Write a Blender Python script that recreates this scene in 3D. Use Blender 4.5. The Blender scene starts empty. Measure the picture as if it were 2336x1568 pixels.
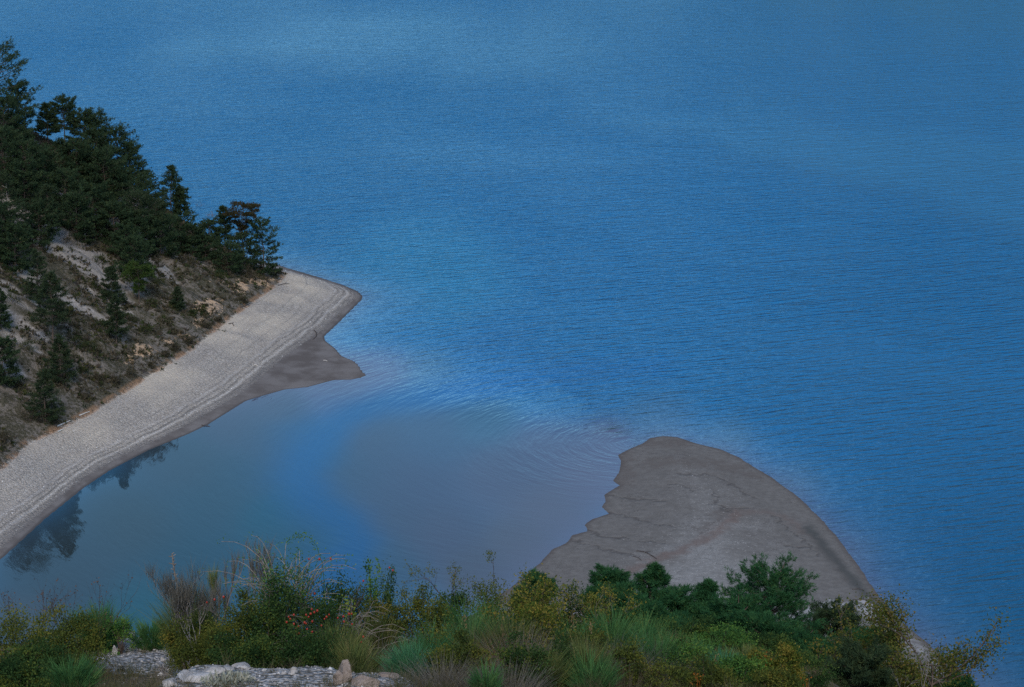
import bpy, math
import numpy as np

sc = bpy.context.scene
COL = sc.collection
PI = math.pi
R = math.radians

# ------------------------------------------------------------------ camera model
TH = R(16.0)                 # camera looks 16 degrees below the horizon
CAMH = 100.0                 # metres above the lake
FPX = 2169.0                 # focal length in pixels of a 1024 px wide frame
K = (1024 / 2336) / FPX
ST, CT = math.sin(TH), math.cos(TH)


def ray(X, Y):
    u = (X - 1168) * K
    v = (784 - Y) * K
    return u, CT + v * ST, -ST + v * CT


def G(X, Y, z=0.0):
    dx, dy, dz = ray(X, Y)
    t = (z - CAMH) / dz
    return (t * dx, t * dy)


def at_y(X, Y, y):
    dx, dy, dz = ray(X, Y)
    t = y / dy
    return t * dx, y, CAMH + t * dz


def project(x, y, z):
    dep = y * CT - (z - CAMH) * ST
    up = y * ST + (z - CAMH) * CT
    ok = dep > 1.0
    dep = np.where(ok, dep, 1.0)
    return np.where(ok, 1168 + x / dep / K, -9e4), np.where(ok, 784 - up / dep / K, -9e4)


# ------------------------------------------------------------------ numpy helpers
def hash2(xi, yi, seed):
    s = np.sin(xi * 127.1 + yi * 311.7 + seed * 74.7) * 43758.5453
    return s - np.floor(s)


def vnoise(x, y, seed=0):
    xi = np.floor(x); yi = np.floor(y)
    fx = x - xi; fy = y - yi
    fx = fx * fx * (3 - 2 * fx); fy = fy * fy * (3 - 2 * fy)
    a = hash2(xi, yi, seed); b = hash2(xi + 1, yi, seed)
    c = hash2(xi, yi + 1, seed); d = hash2(xi + 1, yi + 1, seed)
    return (a * (1 - fx) + b * fx) * (1 - fy) + (c * (1 - fx) + d * fx) * fy


def fbm(x, y, seed=0, octv=4):
    s = 0; a = .5; t = 0
    for i in range(octv):
        s = s + a * vnoise(x, y, seed + i * 13)
        t += a; a *= .5; x = x * 2.03 + 17.1; y = y * 2.03 + 5.3
    return s / t


def sstep(a, b, x):
    t = np.clip((x - a) / (b - a), 0, 1)
    return t * t * (3 - 2 * t)


def dist_poly(x, y, pts, closed=False):
    pts = np.asarray(pts, float)
    n = len(pts)
    best = np.full(np.shape(x), 1e18)
    for i in range(n if closed else n - 1):
        ax, ay = pts[i]; bx, by = pts[(i + 1) % n]
        ex, ey = bx - ax, by - ay
        l2 = ex * ex + ey * ey + 1e-12
        t = np.clip(((x - ax) * ex + (y - ay) * ey) / l2, 0, 1)
        dx = x - ax - t * ex; dy = y - ay - t * ey
        best = np.minimum(best, dx * dx + dy * dy)
    return np.sqrt(best)


def inside(x, y, pts):
    pts = np.asarray(pts, float)
    n = len(pts)
    r = np.zeros(np.shape(x), bool)
    for i in range(n):
        ax, ay = pts[i]; bx, by = pts[(i + 1) % n]
        if ay == by:
            continue
        c = ((ay > y) != (by > y)) & (x < (bx - ax) * (y - ay) / (by - ay) + ax)
        r ^= c
    return r


def sdf(x, y, pts):
    d = dist_poly(x, y, pts, True)
    return np.where(inside(x, y, pts), d, -d)


# ------------------------------------------------------------------ mesh helpers
class MB:
    """collects vertex / face arrays that become ONE mesh object"""
    def __init__(self):
        self.V = []; self.F = []; self.T = []; self.n = 0

    def add(self, V, F, tint=None):
        V = np.asarray(V, float).reshape(-1, 3); F = np.asarray(F, int)
        self.V.append(V); self.F.append(F + self.n)
        self.T.append(np.full(len(V), .5) if tint is None else np.broadcast_to(tint, (len(V),)).astype(float))
        self.n += len(V)

    def build(self, name, mat, parent=None, smooth=False):
        return make(name, np.concatenate(self.V), self.F, mat, parent, {'tint': np.concatenate(self.T)}, smooth)


def make(name, V, Fs, mat, parent=None, attrs=None, smooth=False):
    me = bpy.data.meshes.new(name)
    V = np.asarray(V, np.float32)
    me.vertices.add(len(V)); me.vertices.foreach_set('co', V.ravel())
    loops = np.concatenate([f.ravel() for f in Fs]).astype(np.int32)
    cnt = np.concatenate([np.full(len(f), f.shape[1]) for f in Fs]).astype(np.int32)
    st = np.concatenate([[0], np.cumsum(cnt)[:-1]]).astype(np.int32)
    me.loops.add(len(loops)); me.loops.foreach_set('vertex_index', loops)
    me.polygons.add(len(cnt)); me.polygons.foreach_set('loop_start', st)
    if smooth:
        me.polygons.foreach_set('use_smooth', np.ones(len(cnt), bool))
    me.update(calc_edges=True)
    for k, a in (attrs or {}).items():
        a = np.asarray(a, np.float32)
        if a.ndim == 1:
            at = me.attributes.new(k, 'FLOAT', 'POINT'); at.data.foreach_set('value', a)
        else:
            at = me.attributes.new(k, 'FLOAT_COLOR', 'POINT')
            at.data.foreach_set('color', np.concatenate([a, np.ones((len(a), 1))], 1).astype(np.float32).ravel())
    me.validate()
    me.materials.append(mat)
    o = bpy.data.objects.new(name, me)
    COL.objects.link(o)
    if parent is not None:
        o.parent = parent
    return o


def tag(o, label=None, cat=None, group=None, kind=None):
    if label: o['label'] = label
    if cat: o['category'] = cat
    if group: o['group'] = group
    if kind: o['kind'] = kind
    return o


def thing(name, loc, label, cat, group=None, rz=0.0):
    o = bpy.data.objects.new(name, None)
    o.empty_display_size = .3
    o.location = loc; o.rotation_euler = (0, 0, rz)
    COL.objects.link(o)
    return tag(o, label, cat, group)


def unit(v):
    return v / (np.linalg.norm(v, axis=-1, keepdims=True) + 1e-12)


def tube(mb, path, rad, sides=5, tint=.5):
    path = np.asarray(path, float); n = len(path)
    rad = np.broadcast_to(rad, (n,))
    tan = unit(np.gradient(path, axis=0))
    ref = np.array([0.31, 0.95, 0.05]) if abs(tan[0][2]) > .8 else np.array([0, 0, 1.0])
    a = unit(np.cross(tan, ref)); b = np.cross(tan, a)
    ang = np.arange(sides) / sides * 2 * PI
    V = path[:, None] + rad[:, None, None] * (np.cos(ang)[None, :, None] * a[:, None] + np.sin(ang)[None, :, None] * b[:, None])
    i = np.arange(n - 1)[:, None] * sides; j = np.arange(sides)[None]; j2 = (j + 1) % sides
    F = np.stack([i + j, i + j2, i + sides + j2, i + sides + j], -1).reshape(-1, 4)
    mb.add(V.reshape(-1, 3), F, tint)
    mb.add(V[-1], np.arange(sides)[None], tint)


def leaves(mb, C, D, L, W, rg, tint):
    """diamond leaves / needles: base C, direction D"""
    n = len(C)
    D = unit(D)
    S = unit(np.cross(D, rg.normal(size=(n, 3))))
    L = np.broadcast_to(L, (n,))[:, None]; W = np.broadcast_to(W, (n,))[:, None]
    V = np.stack([C, C + D * L * .45 + S * W * .5, C + D * L, C + D * L * .45 - S * W * .5], 1)
    F = np.arange(n * 4).reshape(n, 4)
    mb.add(V.reshape(-1, 3), F, np.repeat(np.broadcast_to(tint, (n,)), 4))


def ribbons(mb, P, D, L, W, bend, rg, tint, seg=4):
    """tapering grass blades / shoots: base P, direction D, bending by vector bend"""
    n = len(P)
    D = unit(D); L = np.broadcast_to(L, (n,)); W = np.broadcast_to(W, (n,))
    S = unit(np.cross(D, rg.normal(size=(n, 3))))
    t = np.linspace(0, 1, seg + 1)
    C = P[:, None] + D[:, None] * (L[:, None] * t)[..., None] + bend[:, None] * (t ** 2)[None, :, None]
    w = (W[:, None] * (1 - .85 * t)[None])[..., None] * .5
    V = np.stack([C - S[:, None] * w, C + S[:, None] * w], 2)          # n, seg+1, 2, 3
    b = np.arange(n)[:, None] * (2 * (seg + 1)) + np.arange(seg)[None] * 2
    F = np.stack([b, b + 1, b + 3, b + 2], -1).reshape(-1, 4)
    mb.add(V.reshape(-1, 3), F, np.repeat(np.broadcast_to(tint, (n,)), 2 * (seg + 1)))
    return C


# ------------------------------------------------------------------ materials
class NT:
    def __init__(self, name):
        self.m = bpy.data.materials.new(name); self.m.use_nodes = True
        self.t = self.m.node_tree; self.t.nodes.clear()
        self.out = self.t.nodes.new('ShaderNodeOutputMaterial')

    def new(self, typ, **kw):
        n = self.t.nodes.new(typ)
        for k, v in kw.items():
            setattr(n, k, v)
        return n

    def put(self, sock, v):
        if v is None:
            return
        if isinstance(v, bpy.types.NodeSocket):
            self.t.links.new(v, sock)
        else:
            if isinstance(v, (tuple, list)) and len(v) == 3 and sock.type == 'RGBA':
                v = (*v, 1)
            sock.default_value = v

    def math(self, op, a, b=0.0, c=0.0, clamp=False):
        n = self.new('ShaderNodeMath', operation=op, use_clamp=clamp)
        self.put(n.inputs[0], a); self.put(n.inputs[1], b); self.put(n.inputs[2], c)
        return n.outputs[0]

    def attr(self, name, col=False):
        n = self.new('ShaderNodeAttribute', attribute_name=name)
        return n.outputs['Color'] if col else n.outputs['Fac']

    def pos(self):
        return self.new('ShaderNodeNewGeometry').outputs['Position']

    def objpos(self):
        return self.new('ShaderNodeTexCoord').outputs['Object']

    def noise(self, vec, scale, detail=3.0, rough=.55):
        n = self.new('ShaderNodeTexNoise')
        self.put(n.inputs['Vector'], vec)
        n.inputs['Scale'].default_value = scale; n.inputs['Detail'].default_value = detail
        n.inputs['Roughness'].default_value = rough
        return n.outputs['Fac']

    def voronoi(self, vec, scale, feature='F1'):
        n = self.new('ShaderNodeTexVoronoi', feature=feature)
        self.put(n.inputs['Vector'], vec); n.inputs['Scale'].default_value = scale
        return n

    def ramp(self, fac, stops, interp='LINEAR'):
        n = self.new('ShaderNodeValToRGB')
        cr = n.color_ramp; cr.interpolation = interp
        while len(cr.elements) > 1:
            cr.elements.remove(cr.elements[-1])
        cr.elements[0].position = stops[0][0]
        c = stops[0][1]; cr.elements[0].color = (c, c, c, 1) if not isinstance(c, tuple) else (*c, 1)
        for p, c in stops[1:]:
            e = cr.elements.new(p); e.color = (c, c, c, 1) if not isinstance(c, tuple) else (*c, 1)
        self.put(n.inputs[0], fac)
        return n.outputs[0]

    def mix(self, fac, a, b, blend='MIX'):
        n = self.new('ShaderNodeMix', data_type='RGBA', blend_type=blend)
        self.put(n.inputs[0], fac); self.put(n.inputs[6], a); self.put(n.inputs[7], b)
        return n.outputs[2]

    def smooth(self, x, a, b):
        n = self.new('ShaderNodeMapRange', interpolation_type='SMOOTHSTEP')
        self.put(n.inputs[0], x); n.inputs[1].default_value = a; n.inputs[2].default_value = b
        return n.outputs[0]

    def comb(self, x, y, z):
        n = self.new('ShaderNodeCombineXYZ')
        for i, v in enumerate((x, y, z)):
            self.put(n.inputs[i], v)
        return n.outputs[0]

    def sep(self, v):
        n = self.new('ShaderNodeSeparateXYZ'); self.put(n.inputs[0], v)
        return n.outputs

    def bump(self, h, dist=1.0, strength=1.0):
        n = self.new('ShaderNodeBump')
        self.put(n.inputs['Height'], h); n.inputs['Distance'].default_value = dist
        n.inputs['Strength'].default_value = strength
        return n.outputs['Normal']

    def diffuse(self, color, normal=None, rough=.0, spec=0.0):
        n = self.new('ShaderNodeBsdfPrincipled')
        self.put(n.inputs['Base Color'], color)
        n.inputs['Roughness'].default_value = rough or .9
        n.inputs['Specular IOR Level'].default_value = spec
        if normal is not None:
            self.put(n.inputs['Normal'], normal)
        self.t.links.new(n.outputs[0], self.out.inputs['Surface'])
        return self.m


def leaf_mat(name, stops, trans=.25):
    n = NT(name)
    c = n.ramp(n.attr('tint'), [(i / (len(stops) - 1), s) for i, s in enumerate(stops)])
    d = n.new('ShaderNodeBsdfDiffuse'); n.put(d.inputs['Color'], c)
    tr = n.new('ShaderNodeBsdfTranslucent'); n.put(tr.inputs['Color'], c)
    mx = n.new('ShaderNodeMixShader'); mx.inputs[0].default_value = trans
    n.t.links.new(d.outputs[0], mx.inputs[1]); n.t.links.new(tr.outputs[0], mx.inputs[2])
    n.t.links.new(mx.outputs[0], n.out.inputs['Surface'])
    return n.m


def bark_mat(name, c1, c2, scale=9.0):
    n = NT(name)
    f = n.noise(n.objpos(), scale, 4)
    return n.diffuse(n.mix(n.smooth(f, .35, .65), c1, c2), n.bump(f, .02, .6))


M = {}
M['needle_far'] = leaf_mat('pine_needles_dark', [(.018, .036, .022), (.034, .060, .032), (.052, .084, .040), (.078, .104, .044)])
M['needle_young'] = leaf_mat('pine_needles_young', [(.022, .040, .024), (.034, .056, .031), (.052, .074, .037), (.066, .084, .038)])
M['needle_near'] = leaf_mat('pine_needles_fresh', [(.010, .034, .018), (.017, .054, .026), (.027, .075, .033), (.05, .09, .035)])
M['needle_yellow'] = leaf_mat('pine_needles_yellow', [(.03, .06, .022), (.055, .092, .026), (.085, .125, .03)])
M['needle_brown'] = leaf_mat('pine_needles_browned', [(.03, .04, .02), (.06, .05, .025), (.09, .07, .035)])
M['bark'] = bark_mat('bark', (.06, .045, .038), (.13, .105, .09))
M['pale_bark'] = bark_mat('pale_bark', (.15, .13, .115), (.27, .25, .23))
M['dead_wood'] = bark_mat('dead_wood', (.27, .25, .25), (.42, .40, .40))
M['drift_dark'] = bark_mat('drift_dark', (.05, .045, .045), (.11, .10, .10))
M['drift_pale'] = bark_mat('drift_pale', (.45, .43, .40), (.62, .60, .57))
M['leaf_dark'] = leaf_mat('leaf_dark', [(.012, .028, .012), (.022, .045, .018), (.038, .066, .022), (.07, .085, .02)])
M['leaf_olive'] = leaf_mat('leaf_olive', [(.022, .032, .012), (.040, .052, .015), (.062, .072, .018), (.10, .085, .022)])
M['leaf_fresh'] = leaf_mat('leaf_fresh', [(.02, .05, .018), (.035, .08, .022), (.055, .105, .026), (.10, .13, .03)])
M['leaf_lime'] = leaf_mat('leaf_lime', [(.12, .19, .03), (.22, .28, .04), (.30, .32, .05)])
M['leaf_autumn'] = leaf_mat('leaf_autumn', [(.03, .05, .014), (.055, .075, .016), (.095, .095, .022), (.15, .115, .03), (.075, .09, .022)])
M['leaf_tree'] = leaf_mat('leaf_tree', [(.035, .06, .016), (.06, .09, .02), (.10, .115, .026), (.17, .13, .035), (.07, .10, .022)])
M['leaf_orange'] = leaf_mat('leaf_orange', [(.16, .06, .015), (.26, .09, .02), (.32, .13, .03)])
M['broom'] = leaf_mat('broom_green', [(.018, .048, .022), (.03, .080, .033), (.048, .105, .040), (.09, .12, .045)])
M['broom_olive'] = leaf_mat('broom_olive', [(.03, .045, .02), (.055, .075, .03), (.085, .095, .035), (.13, .115, .06)])
M['broom_mint'] = leaf_mat('broom_mint', [(.02, .065, .04), (.035, .105, .06), (.06, .13, .07)])
M['dry_grey'] = leaf_mat('dry_grey', [(.07, .07, .06), (.12, .117, .10), (.17, .165, .145), (.23, .22, .195)])
M['dry_tan'] = leaf_mat('dry_tan', [(.12, .085, .045), (.20, .145, .075), (.28, .21, .11)])
M['dry_plum'] = leaf_mat('dry_plum', [(.03, .03, .022), (.055, .047, .038), (.085, .07, .058), (.065, .075, .035)])
M['seed'] = leaf_mat('seed_head', [(.10, .065, .05), (.14, .09, .065), (.09, .065, .055)])
M['lambs_ear'] = leaf_mat('woolly_leaf', [(.25, .28, .23), (.36, .38, .32), (.45, .45, .38)])
M['scrub'] = leaf_mat('scrub', [(.035, .035, .022), (.06, .06, .036), (.095, .08, .055), (.075, .065, .06)])
M['scrub_green'] = leaf_mat('scrub_green', [(.02, .032, .016), (.035, .05, .022), (.055, .07, .028), (.085, .085, .03)])
hipm = NT('rose_hip'); M['hip'] = hipm.diffuse((.28, .024, .010), None, .35, .4)

# rock
n = NT('limestone')
p = n.objpos()
f = n.noise(p, 3.0, 6, .65)
g = n.noise(p, 17.0, 4, .6)
c = n.mix(n.smooth(f, .35, .65), (.27, .26, .25), (.48, .475, .47))
c = n.mix(n.smooth(g, .62, .75), c, (.16, .15, .13))
M['limestone'] = n.diffuse(c, n.bump(n.math('ADD', f, n.math('MULTIPLY', g, .4)), .12, .8))
n = NT('tan_rock')
p = n.objpos()
f = n.noise(p, 4.0, 6, .65)
g = n.noise(p, 22.0, 4, .6)
c = n.mix(n.smooth(f, .3, .7), (.20, .165, .14), (.36, .31, .28))
c = n.mix(n.smooth(g, .6, .75), c, (.10, .085, .07))
M['tan_rock'] = n.diffuse(c, n.bump(n.math('ADD', f, n.math('MULTIPLY', g, .4)), .12, .8))

# ------------------------------------------------------------------ setting: left headland with its beach
W_D = [(0, 1277), (100, 1185), (190, 1113), (250, 1073), (340, 1026), (430, 990), (475, 968), (560, 915), (600, 903), (650, 889),
       (700, 884), (745, 872), (760, 868), (800, 867), (825, 862), (838, 856), (828, 848), (818, 832), (808, 824), (780, 812), (765, 795), (742, 778),
       (738, 768), (770, 738), (800, 708), (822, 686), (826, 677), (815, 665), (780, 650), (720, 631), (655, 612), (630, 604)]
G_D = [(0, 1255), (100, 1166), (190, 1092), (280, 1040), (370, 1000), (450, 958), (500, 930), (560, 892), (600, 858), (640, 822),
       (690, 786), (715, 768), (742, 750), (775, 716), (803, 690), (818, 678), (812, 667), (778, 653), (718, 634), (655, 616), (634, 608)]
T_D = [(0, 1068), (60, 1012), (140, 973), (200, 943), (290, 888), (350, 848), (440, 793), (480, 760), (520, 728), (570, 692), (630, 648), (652, 622)]
ZT = 3.7
FAR_W = [(-58, 414), (-80, 428), (-120, 442), (-240, 452)]
FAR_G = [(-60, 411), (-81, 424), (-120, 437), (-240, 446)]
LEFT_W = [(-240, 212), (-130, 214), (-92, 220), (-73, 234)]
LEFT_G = [(-240, 216), (-130, 218), (-95, 224), (-75, 238)]
PW = LEFT_W + [G(*q, 0.0) for q in W_D] + FAR_W
PG = LEFT_G + [G(*q, 0.3) for q in G_D] + FAR_G
near_toe = [(-240, 232), (-130, 234), (-100, 240), (-80, 256)] + [G(*q, ZT) for q in T_D]
tipx, tipy = near_toe[-1]
far_toe = [(tipx, tipy), (tipx - 8, tipy + 7), (-62, 409), (-85, 420), (-125, 430), (-240, 436)]
PT = near_toe + far_toe[1:]


def left_fields(x, y):
    dW = sdf(x, y, PW); dG = sdf(x, y, PG); dT = sdf(x, y, PT)
    return dW, dG, dT


def h_left(x, y, full=False):
    x = np.asarray(x, float); y = np.asarray(y, float)
    dW, dG, dT = left_fields(x, y)
    z = np.where(dW < 0, np.maximum(.10 * dW, -4), 0)
    s1 = np.clip(dW / (np.maximum(dW - dG, 1e-3)), 0, 1)
    z = np.where((dW >= 0) & (dG < 0), .3 * s1, z)
    s = np.clip(dG / np.maximum(dG - dT, 1e-3), 0, 1)
    berm = (.10 * np.sin(s * 30.0) + .2 * np.sin(s * 11)) * s * (1 - s)
    zb = .3 + (ZT - .3) * s ** 1.05 + berm * 2 + (fbm(x * .5, y * .5, 3, 3) - .5) * .22
    z = np.where((dG >= 0) & (dT < 0), zb, z)
    dN = dist_poly(x, y, near_toe); dF = dist_poly(x, y, far_toe)
    a = .56 * dN; b = .85 * dF
    k = 3.0
    hh = -k * np.log(np.exp(-np.minimum(a, 200) / k) + np.exp(-np.minimum(b, 200) / k) + math.exp(-46 / k))
    hh = np.maximum(hh, 0)
    along = x * .19 + y * .98
    gul = fbm(along / 3.3 + .03 * dN, dN / 34 + 3, 21, 3)
    gul2 = fbm(along / 9.0, dN / 60 + 1, 31, 2)
    w = sstep(1.5, 12, dT)
    hh = hh + w * ((gul - .5) * 2.6 + (gul2 - .5) * 4.0) + (fbm(x * .35, y * .35, 8, 4) - .5) * 1.1 * sstep(0, 4, dT)
    lip = (.12 + .3 * vnoise(along * .35, x * 0 + 2, 5)) * sstep(0, .9, dT)
    z = np.where(dT >= 0, ZT + lip + hh, z)
    if full:
        return z, dW, dG, dT, s, gul, dN
    return z


def grid(xs, ys):
    X, Y = np.meshgrid(xs, ys)
    nx, ny = len(xs), len(ys)
    i = np.arange(ny - 1)[:, None] * nx + np.arange(nx - 1)[None]
    F = np.stack([i, i + 1, i + nx + 1, i + nx], -1).reshape(-1, 4)
    return X.ravel(), Y.ravel(), F


def submesh(name, V, F, keep, mat, attrs):
    F = F[keep]
    used = np.unique(F)
    remap = np.full(len(V), -1); remap[used] = np.arange(len(used))
    return make(name, V[used], [remap[F]], mat, None, {k: a[used] for k, a in attrs.items()}, True)


# land material
n = NT('headland_ground')
p = n.pos()
dT = n.attr('toe'); dG = n.attr('gravel'); s = n.attr('across'); rill = n.attr('rill'); scar = n.attr('scar')
n1 = n.noise(p, .35, 5, .6); n2 = n.noise(p, 1.6, 5, .65); n3 = n.noise(p, 5.0, 3, .6)
vor = n.voronoi(p, 3.6); vcol = n.sep(vor.outputs['Color'])
vor2 = n.voronoi(p, 9.0); vcol2 = n.sep(vor2.outputs['Color'])
soil = n.mix(n.smooth(n2, .3, .7), (.135, .120, .105), (.27, .24, .21))
soil = n.mix(n.smooth(rill, .50, .62), soil, (.33, .31, .295))
scrub = n.mix(n.smooth(n3, .35, .65), (.042, .042, .028), (.10, .09, .065))
soil = n.mix(n.math('MULTIPLY', n.smooth(n.math('ADD', n.math('ADD', n2, n.math('MULTIPLY', n.smooth(dT, 12, 34), .17)), n.math('MULTIPLY', n1, .55)), .64, .82), n.math('SUBTRACT', 1.0, n.math('MULTIPLY', n.smooth(rill, .48, .64), .65))), soil, scrub)
sc_f = n.smooth(n.math('ADD', n.math('MULTIPLY', scar, .85), n.math('ADD', n.math('MULTIPLY', n.math('SUBTRACT', n2, .5), 1.5), n.math('MULTIPLY', n.math('SUBTRACT', n1, .5), 1.2))), .45, .62)
orange = n.mix(n.smooth(n3, .3, .7), (.40, .28, .18), (.50, .37, .26))
soil = n.mix(sc_f, soil, orange)
# gravel
gr = n.mix(n.math('ADD', n.math('MULTIPLY', vcol[0], .6), n.math('MULTIPLY', n2, .4)), (.245, .223, .196), (.415, .380, .335))
gr = n.mix(n.math('MULTIPLY', n.smooth(vcol2[0], .72, .95), .5), gr, (.62, .61, .60))
gr = n.mix(n.math('MULTIPLY', n.smooth(vcol2[1], .80, .95), .7), gr, (.11, .105, .105))
warm = n.math('MULTIPLY', n.smooth(n.noise(p, .06, 3), .40, .62), n.smooth(s, .15, .6))
warm = n.math('MULTIPLY', warm, n.smooth(n.sep(p)[1], 255, 330))
gr = n.mix(n.math('MULTIPLY', warm, .9), gr, n.mix(n2, (.46, .405, .33), (.58, .52, .43)))
band = n.noise(n.comb(n.math('MULTIPLY', s, 22.0), n.math('MULTIPLY', n.sep(p)[1], .035), 0.0), 1.0, 3, .6)
gr = n.mix(n.math('MULTIPLY', n.smooth(band, .50, .66), n.math('SUBTRACT', .62, n.math('MULTIPLY', n.smooth(s, .12, .5), .45))), gr, (.15, .145, .145))
for sv, wdt, st_, colr in ((.085, .020, .6, (.13, .125, .12)), (.135, .012, .55, (.50, .49, .47)), (.18, .014, .65, (.12, .115, .11)), (.25, .012, .55, (.13, .125, .12)), (.30, .018, .40, (.48, .47, .45)), (.47, .010, .35, (.16, .15, .145)), (.66, .008, .30, (.17, .16, .15))):
    dl_ = n.math('ABSOLUTE', n.math('SUBTRACT', n.math('ADD', s, n.math('MULTIPLY', n.math('SUBTRACT', n.noise(p, .11, 3), .5), .16)), sv))
    ln_ = n.math('MULTIPLY', n.math('SUBTRACT', 1.0, n.smooth(dl_, wdt * .3, wdt * 1.6)), n.smooth(n.math('ADD', n2, n.math('MULTIPLY', n1, .7)), .62, .95))
    gr = n.mix(n.math('MULTIPLY', ln_, st_), gr, colr)
gr = n.mix(n.math('MULTIPLY', n.math('SUBTRACT', 1.0, n.smooth(n.math('ADD', s, n.math('MULTIPLY', n.math('SUBTRACT', n1, .5), .12)), .02, .13)), .65), gr, (.13, .125, .125))
# mud
mud = n.mix(n.smooth(n.noise(p, .22, 4), .35, .65), (.115, .105, .10), (.175, .165, .16))
mud = n.mix(n.math('MULTIPLY', n.smooth(n.attr('waterside'), 0.0, .5), 1.0), (.085, .08, .08), mud)
fG = n.smooth(n.math('ADD', dG, n.math('MULTIPLY', n.math('SUBTRACT', n2, .5), 1.6)), -.25, .35)
fT = n.smooth(n.math('ADD', dT, n.math('MULTIPLY', n.math('SUBTRACT', n2, .5), 1.8)), -.3, .25)
c = n.mix(fG, mud, gr)
c = n.mix(fT, c, soil)
lipc = n.math('MULTIPLY', n.smooth(dT, -.7, -.2), n.math('SUBTRACT', 1.0, n.smooth(dT, .1, .7)))
c = n.mix(n.math('MULTIPLY', n.math('MULTIPLY', lipc, n.smooth(n1, .40, .56)), .8), c, (.34, .21, .13))
hgt = n.math('ADD', n.math('MULTIPLY', n2, .5), n.math('MULTIPLY', n3, .2))
hgt = n.math('ADD', n.math('MULTIPLY', hgt, n.math('ADD', n.math('MULTIPLY', fT, .9), .05)), n.math('MULTIPLY', n.math('MULTIPLY', vor.outputs['Distance'], -.22), n.math('MULTIPLY', fG, n.math('SUBTRACT', 1.0, fT))))
M['headland'] = n.diffuse(c, n.bump(hgt, 1.0, .8))

xs = np.arange(-205, -20, .5); ys = np.arange(214, 452, .5)
gx, gy, gF = grid(xs, ys)
gz, dW, dG_, dT_, s_, gul, dN_ = h_left(gx, gy, True)
PX, PY = project(gx, gy, gz)
scar = np.zeros(len(gx))
for bx, by, rx, ry, a in [(545, 655, 34, 18, 1), (505, 640, 28, 12, .7), (478, 700, 42, 26, 1), (455, 735, 22, 18, .8), (600, 640, 40, 16, .9),
                          (420, 765, 26, 14, .7), (330, 800, 38, 18, 1), (295, 822, 22, 12, .8), (500, 800, 10, 8, .3), (385, 775, 24, 14, .7)]:
    scar = np.maximum(scar, a * np.exp(-((PX - bx) / rx) ** 2 - ((PY - by) / ry) ** 2))
rill = sstep(2, 14, dT_) * (1 - gul) * 1.15
V = np.stack([gx, gy, gz], 1)
at = {'toe': dT_, 'gravel': dG_, 'across': s_, 'rill': rill, 'scar': scar, 'waterside': dW}
fz = gz[gF].max(1)
fT_ = dT_[gF].mean(1); fG_ = dG_[gF].mean(1)
tag(submesh('hill', V, gF, fT_ >= 0, M['headland'], at), kind='structure')
tag(submesh('gravel_beach', V, gF, (fT_ < 0) & (fG_ >= 0), M['headland'], at), kind='structure')
tag(submesh('mud_shore', V, gF, (fT_ < 0) & (fG_ < 0) & (fz > -2.5), M['headland'], at), kind='structure')

# ------------------------------------------------------------------ setting: sandbank
S_D = [(1100, 1390), (1180, 1328), (1232, 1285), (1262, 1252), (1290, 1240), (1305, 1222), (1340, 1212), (1335, 1198), (1352, 1184), (1388, 1172), (1372, 1158),
       (1380, 1146), (1376, 1130), (1412, 1108), (1398, 1096), (1410, 1080), (1416, 1060), (1411, 1038), (1436, 1024), (1462, 1014), (1482, 1000),
       (1512, 995), (1545, 997), (1574, 1008), (1598, 1014), (1640, 1024), (1690, 1046), (1750, 1083), (1810, 1124), (1860, 1170), (1910, 1225),
       (1960, 1293), (2000, 1352), (2040, 1402), (2100, 1455), (2170, 1512), (2240, 1580), (2330, 1680), (1700, 1800), (1000, 1700), (950, 1480)]
PS = [G(*q, 0.0) for q in S_D]


def h_sand(x, y):
    d = sdf(x, y, PS)
    edge = (fbm(x * .45, y * .45, 41, 3) - .5) * .4
    dd = d + edge * sstep(-3, 0, d)
    z = np.where(dd < 0, .12 * dd, 1.7 * (1 - np.exp(-dd * .035)))
    return np.maximum(z, -2.5) + (fbm(x * .25, y * .25, 44, 4) - .5) * .12 * sstep(.5, 6, d)


xs = np.arange(-18, 78, .28); ys = np.arange(196, 306, .28)
gx, gy, gF = grid(xs, ys)
gz = h_sand(gx, gy)
PX, PY = project(gx, gy, gz)
dS = sdf(gx, gy, PS)


def band_attr(polys, w, wob=0.0):
    r = np.zeros(len(gx))
    jx = (fbm(gx * .9, gy * .9, 61, 3) - .5) * wob; jy = (fbm(gx * .9, gy * .9, 71, 3) - .5) * wob * .6
    for pl in polys:
        d = dist_poly(PX + jx, (PY + jy) * 1.6, [(a, b * 1.6) for a, b in pl])
        r = np.maximum(r, np.exp(-(d / w) ** 2))
    return r


debris = band_attr([[(1395, 1318), (1480, 1284), (1560, 1252), (1625, 1222), (1665, 1190), (1680, 1170)], [(1545, 1262), (1610, 1226)]], 13, 34)
debris2 = band_attr([[(1660, 1205), (1690, 1168), (1760, 1168), (1830, 1205), (1890, 1262), (1935, 1320)]], 9, 26)
vein = band_attr([[(1600, 1083), (1640, 1090), (1680, 1112), (1722, 1140)], [(1545, 1080), (1600, 1083)], [(1352, 1160), (1400, 1172), (1470, 1188), (1540, 1206)],
                  [(1330, 1205), (1365, 1222), (1440, 1232), (1520, 1240)], [(1300, 1230), (1372, 1252), (1450, 1270)],
                  [(1620, 1148), (1660, 1162), (1720, 1160)], [(1620, 1120), (1640, 1135), (1630, 1150), (1660, 1170)],
                  [(1760, 1175), (1810, 1212), (1846, 1245), (1872, 1268)], [(1790, 1245), (1830, 1252), (1850, 1250)], [(1520, 1110), (1560, 1105), (1590, 1125)],
                  [(1740, 1330), (1800, 1320)], [(1385, 1128), (1450, 1140), (1520, 1142)], [(1850, 1300), (1790, 1328)]], 3.2, 26)
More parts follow.
